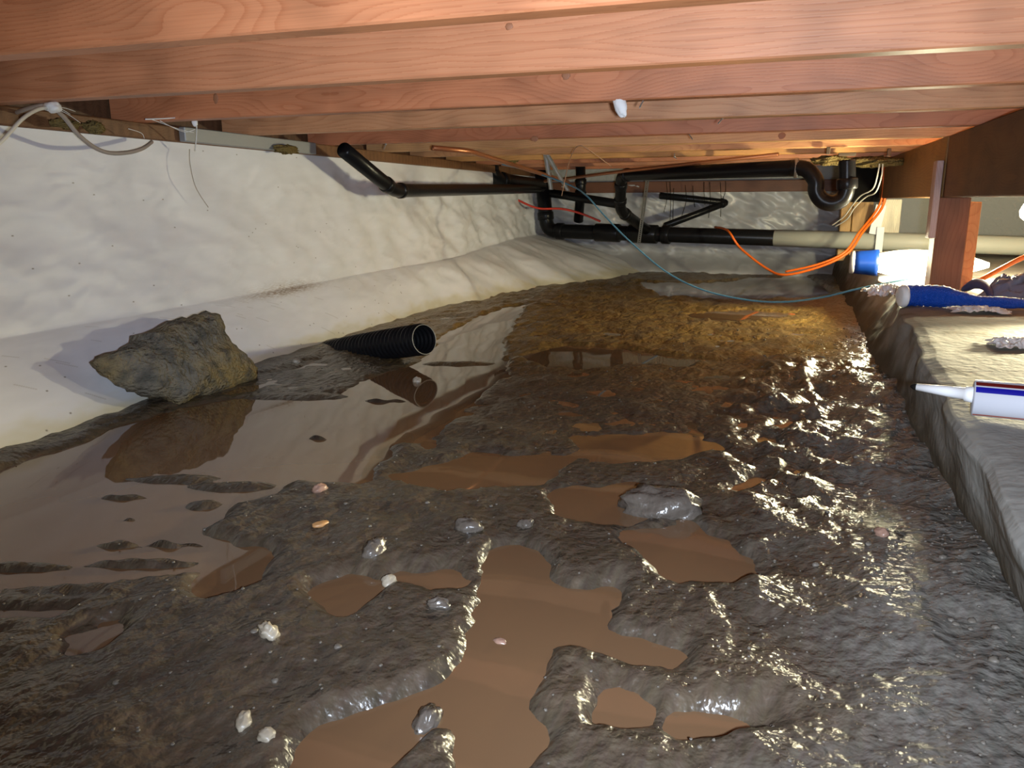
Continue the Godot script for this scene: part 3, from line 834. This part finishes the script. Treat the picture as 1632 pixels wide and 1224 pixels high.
	# strings hanging before the far sheet, uncountable wisps
	var st := begin(true)
	for q in [Vector3(-0.641, 0.558, -4.900), Vector3(-0.619, 0.558, -4.900), Vector3(-0.598, 0.521, -4.920), Vector3(-0.535, 0.539, -4.950), Vector3(-0.490, 0.535, -4.950), Vector3(-0.425, 0.556, -4.950), Vector3(-0.396, 0.557, -5.000), Vector3(-0.334, 0.556, -5.000), Vector3(-0.305, 0.563, -5.000)]:
		var l := 0.1 + 0.14 * rng.randf()
		add_tube(st, spline([q, q + Vector3(0.01 * rng.randf(), -l * 0.5, 0), q + Vector3(0.04 * (rng.randf() - 0.5), -l, 0)], 4), 0.0016, 5)
	tag(obj("hanging_strings", done(st), M.black), "dark thin strings dangling under the trap arm before the far sheet", "strings", "", "stuff")
	# cobwebs
	var cw := thing("cobweb", Vector3(-1.330, 0.629, -1.229), "white dust-coated cobweb knot where the grey cables meet under the joist", "cobweb", "cobwebs on the upper left timber")
	obj("knot", lump_mesh(Vector3(0.016, 0.009, 0.014), 0.5, 0.5, 4, 12, 14), M.web, cw)
	var cs := begin(true)
	for q in [Vector3(-1.360, 0.624, -1.295), Vector3(-1.380, 0.612, -1.337), Vector3(-1.370, 0.632, -1.318)]:
		add_tube(cs, spline([Vector3.ZERO, (q - cw.position) * 0.5 + Vector3(0, 0.003, 0), q - cw.position], 4), 0.0007, 5)
	obj("strand", done(cs), M.web, cw)
	var c2 := thing("cobweb", Vector3(-1.350, 0.643, -1.649), "shiny white cobweb strands looped under the joist above the sheet", "cobweb", "cobwebs on the upper left timber")
	var runs := [[Vector3(-1.360, 0.633, -1.499), Vector3(-1.360, 0.640, -1.559), Vector3(-1.360, 0.650, -1.640), Vector3(-1.360, 0.642, -1.665), Vector3(-1.400, 0.616, -1.712), Vector3(-1.440, 0.581, -1.750)], [Vector3(-1.360, 0.634, -1.544), Vector3(-1.380, 0.625, -1.606), Vector3(-1.390, 0.619, -1.660), Vector3(-1.380, 0.627, -1.685)], [Vector3(-1.360, 0.635, -1.515), Vector3(-1.390, 0.624, -1.639), Vector3(-1.390, 0.620, -1.691)], [Vector3(-1.400, 0.613, -1.488), Vector3(-1.420, 0.609, -1.547), Vector3(-1.430, 0.599, -1.566)]]
	for i in runs.size():
		var loc := []
		for p in runs[i]: loc.append(p - c2.position)
		obj("strand", tube_mesh(spline(loc, 5), 0.0016 if i == 0 else 0.0008, 6), M.web, c2)
	obj("clump", lump_mesh(Vector3(0.006, 0.012, 0.006), 0.5, 0.5, 9, 10, 12), M.web, c2)

# ------------------------------------------------------------------ small things on the timber
func build_fixings() -> void:
	var nails := [
		[Vector3(-0.262, 0.643, -1.620), Vector3(-0.267, 0.624, -1.600), "bent nail sticking out below the fourth joist, right of the white fluff"],
		[Vector3(-0.136, 0.643, -2.030), Vector3(-0.147, 0.625, -2.000), "short nail sticking down below the joist, farthest right of the hanging nails"],
		[Vector3(-0.264, 0.643, -2.480), Vector3(-0.249, 0.623, -2.450), "nail tilted the other way, left of the short nail"],
		[Vector3(-1.259, 0.638, -2.470), Vector3(-1.256, 0.620, -2.450), "small nail end on the pale joist above the slanting black pipe"],
		[Vector3(-0.367, 0.604, -3.000), Vector3(-0.355, 0.594, -2.980), "tiny nail end shining on a far joist above the trap arm"],
	]
	for q in nails:
		var d: Vector3 = q[1] - q[0]
		var nl := thing("nail", q[0], q[2], "nail", "nails under the joists")
		obj("shank", tube_mesh(PackedVector3Array([Vector3(0, 0.012, 0), Vector3.ZERO, d * 0.85, d]), [0.0017, 0.0017, 0.0016, 0.0003], 8), M.steel, nl)
		var hd := begin(true)
		add_tube(hd, PackedVector3Array([Vector3.ZERO, d.normalized() * 0.0015]), 0.0038, 10)
		obj("head", done(hd), M.steel, nl)
	var fl := obj("fluff_tuft", lump_mesh(Vector3(0.011, 0.024, 0.008), 0.45, 0.5, 3, 14, 16), M.web, null, Vector3(-0.304, 0.631, -1.600))
	fl.rotation.z = 0.35
	tag(fl, "white fluffy tuft stuck under the joist left of the bent nail", "fluff")
	var hang := [[Vector3(0.166, 0.627, -3.250), "metal clip on the joist above the trap bend", Vector3(0.014, 0.026, 0.01)], [Vector3(0.373, 0.616, -3.250), "metal clip on the joist at the end of the girder", Vector3(0.014, 0.028, 0.01)], [Vector3(0.232, 0.613, -3.250), "flat dark metal plate between the two clips", Vector3(0.06, 0.012, 0.006)]]
	for q in hang:
		tag(obj("joist_clip", box_mesh(q[2], 0.002), M.rusty, null, q[0]), q[1], "clip", "metal clips on the far joist")
	var ins := [[Vector3(0.192, 0.607, -3.600), Vector3(0.07, 0.018, 0.05), "yellow insulation wad above the trap bend"], [Vector3(0.376, 0.602, -3.700), Vector3(0.1, 0.02, 0.06), "longer yellow insulation wad beside the end of the girder"], [Vector3(-1.256, 0.644, -3.800), Vector3(0.03, 0.012, 0.03), "pale torn insulation wad left of the bright straps"],
		[Vector3(-1.440, 0.613, -1.357), Vector3(0.02, 0.01, 0.03), "yellow insulation wad above the sheet at the upper left"], [Vector3(-1.450, 0.614, -1.441), Vector3(0.02, 0.012, 0.02), "small yellow insulation wad right of the larger one above the sheet"], [Vector3(-1.450, 0.609, -2.171), Vector3(0.02, 0.012, 0.06), "yellow-green insulation wad at the end of the grey flashing"]]
	for i in ins.size():
		tag(obj("insulation_wad", lump_mesh(ins[i][1], 0.7, 1.6, 20 + i, 14, 20), M.fluff, null, ins[i][0]), ins[i][2], "insulation", "insulation wads under the floor")

# ------------------------------------------------------------------ stones
func build_rock() -> void:
	var out: Array = [Vector3(-1.340, 0.125, -1.251), Vector3(-1.344, 0.132, -1.276), Vector3(-1.343, 0.130, -1.311), Vector3(-1.353, 0.147, -1.378), Vector3(-1.360, 0.159, -1.383), Vector3(-1.360, 0.159, -1.445), Vector3(-1.368, 0.172, -1.506), Vector3(-1.367, 0.170, -1.580), Vector3(-1.370, 0.175, -1.625), Vector3(-1.364, 0.164, -1.668), Vector3(-1.352, 0.144, -1.675), Vector3(-1.334, 0.114, -1.663), Vector3(-1.310, 0.075, -1.667), Vector3(-1.290, 0.041, -1.697), Vector3(-1.272, 0.011, -1.706), Vector3(-1.263, -0.003, -1.688), Vector3(-1.265, 0.000, -1.630), Vector3(-1.261, -0.007, -1.575), Vector3(-1.263, -0.003, -1.508), Vector3(-1.266, 0.001, -1.461), Vector3(-1.264, -0.001, -1.430), Vector3(-1.265, 0.000, -1.404), Vector3(-1.276, 0.019, -1.374), Vector3(-1.283, 0.029, -1.341), Vector3(-1.296, 0.052, -1.313), Vector3(-1.305, 0.067, -1.289), Vector3(-1.318, 0.089, -1.271), Vector3(-1.328, 0.106, -1.259)]
	var c := Vector3.ZERO
	for p in out: c += p
	c /= out.size()
	var nrm := Vector3(1.0, 0.6, 0.25).normalized()
	var ring := PackedVector3Array()
	for i in out.size():
		for k in 4:
			ring.append(out[i].lerp(out[(i + 1) % out.size()], k / 4.0) - c)
	var nr := 26
	var sides := ring.size()
	var st := begin(true)
	var pt := func(i: int, k: int) -> Vector3:   # i from -nr (back pole) to nr (front pole)
		var s := 1.0 - absf(i) / float(nr)
		var th := 0.075 if i > 0 else 0.05
		var prof := pow(1.0 - pow(s, 5.0), 0.6)
		var p: Vector3 = ring[k % sides] * s + nrm * th * prof * signf(i) * (0.75 + 0.25 * (1.0 - s))
		var n := nz.get_noise_3dv(p * 110.0) * 0.012 + nz.get_noise_3dv(p * 330.0 + Vector3(9, 9, 9)) * 0.006 + nf.get_noise_3dv(p * 500.0) * 0.004
		var dir := (nrm * signf(i) * prof + ring[k % sides].normalized() * s * 0.5).normalized() if i != 0 else ring[k % sides].normalized()
		return p + dir * n
	for i in range(-nr, nr):
		for k in sides:
			var a: Vector3 = pt.call(i, k)
			var b: Vector3 = pt.call(i, k + 1)
			var d: Vector3 = pt.call(i + 1, k)
			var e: Vector3 = pt.call(i + 1, k + 1)
			for v in [a, b, e, a, e, d]:
				var n1 := nz.get_noise_3dv(v * 60.0 + Vector3(40, 0, 0))
				var n2 := nz.get_noise_3dv(v * 240.0)
				var col := Color(0.17, 0.155, 0.125).lerp(Color(0.28, 0.205, 0.085), clampf(0.5 + n1 * 1.3 - v.y * 5.0, 0.0, 1.0))
				col = col.lerp(Color(0.075, 0.07, 0.06), clampf(n2 * 1.8, 0.0, 0.8))
				st.set_color(col)
				st.add_vertex(v)
	var m := done(st)
	var o := obj("rock", m, M.rock, null, c)
	tag(o, "large rough grey-brown lump of broken concrete leaning on the white sheet", "rock")

func build_grit() -> void:   # the countless grains lying in the mud
	var mm := MultiMesh.new()
	mm.transform_format = MultiMesh.TRANSFORM_3D
	mm.mesh = lump_mesh(Vector3.ONE, 0.5, 1.2, 77, 5, 7)
	var spots := []
	var r := RandomNumberGenerator.new()
	r.seed = 31
	while spots.size() < 2600:
		var t := 0.3 + 2.6 * pow(r.randf(), 1.3)
		var x := r.randf_range(-1.3, 0.34)
		if r.randf() < 0.35: x = at_curve(FOOT, t) - 0.3 * pow(r.randf(), 1.5)
		var h := mud_height(x, -t)
		if h > 0.003: spots.append(Vector3(x, h, -t))
	mm.instance_count = spots.size()
	for i in spots.size():
		var q := r.randf_range(0.0008, 0.0022) * (1.0 if r.randf() < 0.93 else 2.2)
		mm.set_instance_transform(i, Transform3D(Basis.from_euler(Vector3(r.randf() * 3.0, r.randf() * 6.0, 0.0)).scaled(Vector3(q, q * 0.7, q)), spots[i]))
	var o := MultiMeshInstance3D.new()
	o.multimesh = mm
	o.name = numbered("grit")
	o.material_override = flat(lin(0.11, 0.095, 0.078), 0.5, 0.4)
	add_child(o)
	tag(o, "fine wet grit and tiny gravel strewn over the mud, thickest along the ledge", "grit", "", "stuff")

func build_pebbles() -> void:
	var pale := flat(lin(0.3, 0.26, 0.2), 0.4)
	var orange := flat(lin(0.38, 0.2, 0.08), 0.4)
	var pink := flat(lin(0.25, 0.15, 0.11), 0.3)
	var wet := bumpy(flat(lin(0.09, 0.075, 0.062), 0.3), noise_tex(0.03, 5, 6, 256), 4.0, 0.7)
	var list := [
		[Vector3(-0.135, 0.000, -1.106), Vector3(0.062, 0.03, 0.035), wet, "wet grey stone bulging from the mud above the round brown pool", 0.3],
		[Vector3(-0.371, 0.000, -0.930), Vector3(0.02, 0.012, 0.014), wet, "wet greyish stone in the middle of the mud, left of the small round pool", 0.3],
		[Vector3(-0.304, 0.000, -0.978), Vector3(0.012, 0.008, 0.01), wet, "small wet stone just above the narrow end of the forked pool", 0.3],
		[Vector3(-0.574, 0.000, -0.883), Vector3(0.013, 0.004, 0.007), orange, "flat orange stone chip lying on the dark mud left of centre", 0.15],
		[Vector3(-0.650, 0.000, -1.004), Vector3(0.013, 0.008, 0.01), pink, "pinkish pebble at the right edge of the big pool", 0.3],
		[Vector3(-0.459, 0.000, -0.825), Vector3(0.02, 0.012, 0.014), wet, "rounded wet stone above the small brown pool left of centre", 0.3],
		[Vector3(-0.416, 0.000, -0.779), Vector3(0.011, 0.007, 0.009), pale, "pale pebble at the right end of the small brown pool left of centre", 0.3],
		[Vector3(-0.410, -0.000, -0.493), Vector3(0.012, 0.006, 0.007), pale, "white pebble on the mud at the lower left", 0.25],
		[Vector3(-0.377, 0.000, -0.479), Vector3(0.009, 0.005, 0.007), pale, "white pebble just below the other at the lower left", 0.25],
		[Vector3(-0.464, -0.000, -0.607), Vector3(0.012, 0.008, 0.009), pale, "cracked pale stone amid the mud left of the forked pool", 0.45],
		[Vector3(-0.246, -0.000, -0.699), Vector3(0.008, 0.004, 0.005), pink, "tan chip floating in the forked brown pool", 0.2],
		[Vector3(-0.330, 0.000, -0.732), Vector3(0.014, 0.008, 0.009), wet, "lumpy wet stone beside the left edge of the forked pool", 0.35],
		[Vector3(-0.849, 0.000, -1.788), Vector3(0.011, 0.012, 0.01), pale, "white crumb in the water under the open end of the corrugated pipe", 0.35],
		[Vector3(-1.220, 0.025, -1.809), Vector3(0.012, 0.008, 0.01), pale, "white crumb on the mud bank at the buried end of the corrugated pipe", 0.35],
		[Vector3(0.266, 0.012, -2.374), Vector3(0.02, 0.008, 0.012), pale, "pale chip at the foot of the concrete ledge", 0.35],
		[Vector3(0.274, 0.012, -2.259), Vector3(0.009, 0.006, 0.008), pale, "smaller pale chip at the foot of the ledge, nearest the tube", 0.35],
		[Vector3(-0.265, 0.000, -0.556), Vector3(0.02, 0.01, 0.012), wet, "wet stone half sunk at the tip of mud between the lower pools", 0.35],
		[Vector3(0.152, 0.000, -1.015), Vector3(0.01, 0.007, 0.008), pink, "round pinkish pebble in the grey mud near the ledge", 0.2],
	]
	for i in list.size():
		var q: Array = list[i]
		var p: Vector3 = q[0]
		if p.y < 0.005: p.y = maxf(mud_height(p.x, p.z), -0.002)
		p.y += q[1].y * 0.25
		var o := obj("stone", lump_mesh(q[1], q[4] * 1.25, 0.9, 40 + i, 14, 20), q[2], null, p)
		o.rotation.y = 0.3 * i
		tag(o, q[3], "stone", "loose stones on the mud")

# ------------------------------------------------------------------ things on the ledge
func lathe(st: SurfaceTool, axis0: Vector3, axis: Vector3, prof: Array, sides := 24, caps := true) -> void:
	var path := PackedVector3Array()
	var r := []
	for q in prof:
		path.append(axis0 + axis * q.x)
		r.append(q.y)
	add_tube(st, path, r, sides, caps)

func label_texture() -> ImageTexture:   # wrap of the cartridge: silver-white with a red and a blue band
	var im := Image.create(256, 256, false, Image.FORMAT_RGB8)
	im.fill(Color(0.83, 0.84, 0.88))
	return ImageTexture.create_from_image(im)

func build_ledge_things() -> void:
	# caulk cartridge
	var a: Vector3 = Vector3(0.268, 0.187, -1.176)
	var b: Vector3 = Vector3(0.361, 0.187, -1.163)
	var ax := (b - a).normalized()
	a.y = 0.1875; b.y = 0.1875
	var t := thing("caulk_cartridge", a, "white and grey caulk cartridge with a blue band, its nozzle over the ledge edge", "caulk tube")
	var body := begin(true)
	lathe(body, Vector3.ZERO, ax, [Vector2(0.0, 0.0), Vector2(0.0005, 0.021), Vector2(0.002, 0.0245), Vector2(0.21, 0.0245), Vector2(0.213, 0.0235)], 40)
	obj("tube", done(body), flat(lin(0.52, 0.53, 0.58), 0.35), t)
	var side: Vector3 = ax.cross(Vector3.UP).normalized()   # toward the far side
	var bands := [[0.52, 0.86, Color(0.05, 0.05, 0.5), "blue band"], [0.95, 1.25, Color(0.36, 0.08, 0.07), "dark red band"], [-0.98, -0.84, Color(0.62, 0.28, 0.2), "thin red edge line"]]
	for q in bands:   # printed bands, a skin on the tube: angle measured from the viewer's side upwards
		var st := begin(true)
		for k in 8:
			var a0 := lerpf(q[0], q[1], k / 8.0)
			var a1 := lerpf(q[0], q[1], (k + 1) / 8.0)
			var p0 := (-side * cos(a0) + Vector3.UP * sin(a0)) * 0.0249
			var p1 := (-side * cos(a1) + Vector3.UP * sin(a1)) * 0.0249
			if (-side).dot(Vector3(0, 0, 1)) < 0.0:
				p0 = (side * cos(a0) + Vector3.UP * sin(a0)) * 0.0249
				p1 = (side * cos(a1) + Vector3.UP * sin(a1)) * 0.0249
			quad(st, p0 + ax * 0.002, p0 + ax * 0.208, p1 + ax * 0.208, p1 + ax * 0.002)
		var o := obj("printed_band", done(st), flat(q[2], 0.4), t)
		o.set_meta("label", q[3])
	var nz2 := begin(true)
	var na: Vector3 = (Vector3(0.214, 0.192, -1.199) - Vector3(0.268, 0.187, -1.176))
	na = Vector3(na.x, 0.0, na.z).normalized()
	lathe(nz2, Vector3.ZERO, na, [Vector2(-0.002, 0.011), Vector2(0.008, 0.0105), Vector2(0.009, 0.0085), Vector2(0.03, 0.0075), Vector2(0.07, 0.0048), Vector2(0.0705, 0.002)], 20)
	obj("nozzle", done(nz2), flat(lin(0.72, 0.72, 0.72), 0.4), t, Vector3(0, 0.004, 0))
	var tipm := begin(true)
	lathe(tipm, na * 0.0695, na, [Vector2(0.0, 0.0051), Vector2(0.004, 0.0042), Vector2(0.008, 0.0015)], 14)
	obj("nozzle_tip", done(tipm), M.black, t, Vector3(0, 0.004, 0))

	# work lamp behind the post: blue handle, grey cap, long glowing shade
	var l0: Vector3 = Vector3(0.286, 0.212, -3.340)
	var l1: Vector3 = Vector3(0.379, 0.204, -3.340)
	var lp := thing("work_lamp", l0, "glowing white work lamp with a blue handle lying on the ledge behind the post", "lamp")
	var dirl := Vector3(1, 0.0, 0.05).normalized()
	var hs := begin(true)
	lathe(hs, Vector3(0.012, 0, 0), dirl, [Vector2(0, 0.043), Vector2(0.02, 0.045), Vector2(0.05, 0.047), Vector2(0.07, 0.05), Vector2(0.085, 0.05)], 24)
	obj("handle", done(hs), flat(lin(0.002, 0.03, 0.2), 0.35), lp)
	var ec := begin(true)
	lathe(ec, Vector3(-0.004, 0, 0), dirl, [Vector2(0, 0.036), Vector2(0.002, 0.042), Vector2(0.014, 0.044), Vector2(0.018, 0.042)], 24)
	obj("end_cap", done(ec), M.grey, lp)
	var gs := begin(true)
	var prof := []
	for k in 17:
		var s := k / 16.0
		prof.append(Vector2(0.05 + 0.42 * s, 0.062 * pow(sin(PI * clampf(s, 0.006, 0.985)), 0.5) * (1.0 - 0.35 * s)))
	lathe(gs, Vector3.ZERO, dirl, prof, 28)
	obj("glowing_shade", done(gs), M.glow, lp)

	# blue woven sleeve twisted into a tail
	var s0: Vector3 = Vector3(0.347, 0.190, -2.389)
	var sl := thing("blue_sleeve", s0, "blue woven sleeve with a white end, twisted to a tail in front of the post", "sleeve")
	var pts: Array = [Vector3(0.347, 0.190, -2.404), Vector3(0.398, 0.190, -2.419), Vector3(0.450, 0.190, -2.403), Vector3(0.485, 0.188, -2.386), Vector3(0.528, 0.184, -2.375), Vector3(0.573, 0.182, -2.377), Vector3(0.648, 0.180, -2.388)]
	var loc := []
	for p in pts: loc.append(p - s0)
	var pth := spline(loc, 10)
	var rr := []
	for i in pth.size():
		var s := float(i) / (pth.size() - 1)
		rr.append(at_curve([Vector2(0, 0.029), Vector2(0.3, 0.03), Vector2(0.5, 0.02), Vector2(0.65, 0.014), Vector2(0.85, 0.016), Vector2(1, 0.012)], s) * (1.0 + 0.05 * sin(i * 2.1)))
	var wv: StandardMaterial3D = M.blue.duplicate()
	wv.roughness = 0.4
	wv.heightmap_enabled = true
	wv.heightmap_texture = noise_tex(0.08, 2, 4, 256)
	wv.heightmap_scale = 0.5
	wv.uv1_triplanar = true
	wv.uv1_scale = Vector3.ONE * 14.0
	obj("woven_body", tube_mesh(pth, rr, 24), wv, sl)
	var we := begin(true)
	lathe(we, (loc[0] - loc[1]).normalized() * 0.012, (loc[1] - loc[0]).normalized(), [Vector2(0, 0.02), Vector2(0.002, 0.027), Vector2(0.012, 0.0305), Vector2(0.016, 0.0305)], 24)
	var weo := obj("end_ring", done(we), M.white, sl)
	weo.set_meta("label", "white end ring")

	# crumpled plastic bag, blue-grey, at the frame's right
	var bag := func(u: float, v: float) -> Vector3:
		var x := lerpf(0.0, 0.42, u)
		var w := lerpf(-0.11, 0.1, v)
		var hgt := 0.075 * pow(sin(PI * clampf(v, 0.0, 1.0)), 0.8) * smoothstep(0.0, 0.18, u)
		var n := nz.get_noise_2d(u * 130.0, v * 70.0)
		var cr := 1.0 - absf(nz.get_noise_2d(u * 90.0 + 40.0, v * 60.0))
		return Vector3(x + 0.02 * n, maxf(0.003, hgt * (0.6 + 0.45 * cr) + 0.018 * n), -w * (0.4 + 0.6 * smoothstep(0.0, 0.3, u)) + 0.015 * n)
	var bm := flat(lin(0.16, 0.17, 0.24), 0.25, 0.6)
	var bo := obj("plastic_bag", grid_mesh(50, 40, bag), bm, null, Vector3(0.556, 0.163, -2.590))
	tag(bo, "crumpled grey-blue plastic bag at the frame edge right of the post", "bag")
	var fold := begin(true)
	add_tube(fold, spline([Vector3(0.576, 0.170, -2.805), Vector3(0.587, 0.200, -2.705), Vector3(0.592, 0.200, -2.595), Vector3(0.589, 0.180, -2.515)], 8), [0.006, 0.008, 0.01, 0.012, 0.013, 0.014, 0.014, 0.015, 0.015, 0.015, 0.015, 0.015, 0.014, 0.014, 0.013, 0.013, 0.012, 0.012, 0.011, 0.01, 0.01, 0.009, 0.008, 0.007, 0.006], 12)
	tag(obj("blue_rag", done(fold), flat(lin(0.03, 0.04, 0.16), 0.7)), "dark blue rag arched between the sleeve's tail and the plastic bag", "rag")
	# crumpled white papers, the first enlarged to stand for the lit ledge edge
	var papers := [[Vector3(0.341, 0.168, -2.666), Vector3(0.065, 0.024, 0.08), "crumpled white paper, enlarged for the brightly lit ledge edge, left of the blue sleeve's end"], [Vector3(0.462, 0.175, -2.924), Vector3(0.06, 0.008, 0.02), "flat white paper flap behind the blue sleeve"], [Vector3(0.518, 0.166, -2.317), Vector3(0.07, 0.012, 0.035), "crumpled white paper under the sleeve's tail"], [Vector3(0.477, 0.166, -1.793), Vector3(0.05, 0.012, 0.05), "glaring white paper on the ledge at the right edge, beyond the caulk tube"], [Vector3(0.734, 0.175, -3.000), Vector3(0.1, 0.02, 0.05), "long white paper behind the plastic bag, right of the post"]]
	for i in papers.size():
		tag(obj("paper_and_glare", crumple_mesh(papers[i][1].x, papers[i][1].z, papers[i][1].y * 1.6, 3 + i), M.white, null, Vector3(papers[i][0].x, 0.162, papers[i][0].z)), papers[i][2], "paper", "crumpled white papers on the ledge")

# ------------------------------------------------------------------ lamps
func build_lamps() -> void:
	# hanging bulb at the frame's right edge, below the girder
	var p: Vector3 = Vector3(0.807, 0.419, -3.100)
	var hb := thing("hanging_bulb", p, "glowing bulb hung under the girder at the right edge of the picture", "lamp")
	var st := begin(true)
	lathe(st, Vector3(0, 0.045, 0), Vector3(0, -1, 0), [Vector2(0, 0.013), Vector2(0.02, 0.014), Vector2(0.035, 0.024), Vector2(0.055, 0.032), Vector2(0.075, 0.028), Vector2(0.088, 0.012), Vector2(0.09, 0.001)], 20)
	obj("bulb", done(st), M.glow, hb)
	var sk := begin(true)
	lathe(sk, Vector3(0, 0.075, 0), Vector3(0, -1, 0), [Vector2(0, 0.012), Vector2(0.002, 0.017), Vector2(0.03, 0.018), Vector2(0.032, 0.015)], 16)
	obj("socket", done(sk), M.black, hb)
	# clamp lamp added out of view to brighten the near ledge
	var d := (ADDED_LAMP_AIM - ADDED_LAMP).normalized()
	var kl := thing("added_clamp_lamp", ADDED_LAMP, "added clamp lamp with a metal reflector, out of view on the ledge, beyond the picture's right edge", "lamp")
	var rf := begin(true)
	var back := -d * 0.09
	lathe(rf, back, d, [Vector2(0.0, 0.018), Vector2(0.01, 0.022), Vector2(0.03, 0.045), Vector2(0.07, 0.07), Vector2(0.072, 0.071), Vector2(0.07, 0.068), Vector2(0.03, 0.042), Vector2(0.02, 0.01)], 24)
	obj("reflector", done(rf), M.steel, kl)
	var gb := begin(true)
	lathe(gb, back, d, [Vector2(0.022, 0.008), Vector2(0.035, 0.022), Vector2(0.05, 0.026), Vector2(0.062, 0.018), Vector2(0.066, 0.002)], 18)
	obj("bulb", done(gb), M.glow, kl)
	var stm := begin(true)
	add_tube(stm, PackedVector3Array([back, Vector3(back.x, -0.13, back.z)]), 0.008, 10)
	obj("stand", done(stm), M.black, kl)

func _ready() -> void:
	# ---- camera
	var cam := Camera3D.new()
	cam.name = "camera"
	add_child(cam)
	cam.transform = Transform3D(Basis(Vector3(0.94965, -0.00476, -0.31327), Vector3(-0.06671, 0.97389, -0.21702), Vector3(0.30612, 0.22699, 0.92454)), Vector3(0, EYE, 0))
	cam.fov = rad_to_deg(2.0 * atan(612.0 / 1250.0))
	cam.near = 0.02
	cam.current = true
	# ---- environment: a closed room, no sky light
	var we := WorldEnvironment.new()
	we.name = "environment"
	var env := Environment.new()
	env.background_mode = Environment.BG_COLOR
	env.background_color = Color.BLACK
	env.tonemap_mode = Environment.TONE_MAPPER_LINEAR
	env.tonemap_exposure = 1.0
	env.sdfgi_enabled = true
	env.ssao_enabled = true
	env.ssil_enabled = true
	we.environment = env
	add_child(we)
	# ---- camera flash
	var flash := SpotLight3D.new()
	flash.name = "camera_flash"
	flash.light_color = Color(0.88, 0.93, 1.0)
	flash.light_energy = 2.7
	flash.light_size = 0.015
	flash.spot_range = 12.0
	flash.spot_attenuation = 2.0
	flash.spot_angle = 55.0
	flash.spot_angle_attenuation = 1.0
	flash.shadow_enabled = true
	add_child(flash)
	flash.position = Vector3(0.05, EYE - 0.015, 0.0)
	flash.look_at(Vector3(-0.579, 0.263, -3.007), Vector3.UP)
	# ---- work lamp: light all round from the top of its shade, and a beam along the ledge edge to the near mud
	var wl := OmniLight3D.new()
	wl.name = "work_lamp_light"
	wl.light_color = Color(1.0, 0.965, 0.8)
	wl.light_energy = 1.3
	wl.light_size = 0.03
	wl.omni_range = 10.0
	wl.omni_attenuation = 2.0
	wl.shadow_enabled = true
	add_child(wl)
	wl.position = Vector3(0.61, 0.335, -3.1)
	var wb := SpotLight3D.new()
	wb.name = "work_lamp_beam"
	wb.light_color = Color(1.0, 0.965, 0.8)
	wb.light_energy = 2.6
	wb.light_size = 0.06
	wb.spot_range = 10.0
	wb.spot_attenuation = 2.0
	wb.spot_angle = 22.0
	wb.spot_angle_attenuation = 1.0
	wb.shadow_enabled = true
	add_child(wb)
	wb.position = Vector3(0.485, 0.285, -3.16)
	wb.look_at(Vector3(0.1, 0.02, -1.1), Vector3.UP)
	# ---- hanging bulb at the right edge of the picture
	var bl := OmniLight3D.new()
	bl.name = "hanging_bulb_light"
	bl.light_color = Color(1.0, 0.965, 0.8)
	bl.light_energy = 0.75
	bl.light_size = 0.025
	bl.omni_range = 10.0
	bl.omni_attenuation = 2.0
	bl.shadow_enabled = true
	add_child(bl)
	bl.position = Vector3(0.807, 0.419, -3.100)
	# ---- light of the added clamp lamp, out of view, brightening the near ledge
	var cl := SpotLight3D.new()
	cl.name = "added_clamp_light"
	cl.light_color = Color(1.0, 0.95, 0.78)
	cl.light_energy = 7.0
	cl.light_size = 0.03
	cl.spot_range = 8.0
	cl.spot_attenuation = 2.0
	cl.spot_angle = 36.0
	cl.spot_angle_attenuation = 1.0
	cl.shadow_enabled = true
	add_child(cl)
	cl.position = ADDED_LAMP
	cl.look_at(ADDED_LAMP_AIM, Vector3.UP)

	nz.seed = 7
	nz.frequency = 0.1
	nz.fractal_octaves = 3
	nf.seed = 19
	nf.frequency = 0.2
	nf.fractal_octaves = 2
	rng.seed = 5
	make_materials()
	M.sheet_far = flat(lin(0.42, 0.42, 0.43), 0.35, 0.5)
	build_shell()
	build_ground()
	build_sheets()
	build_timber()
	build_pipes()
	build_rock()
	build_ledge_things()
	build_lamps()
	build_cords()
	build_fixings()
	build_pebbles()
	build_grit()
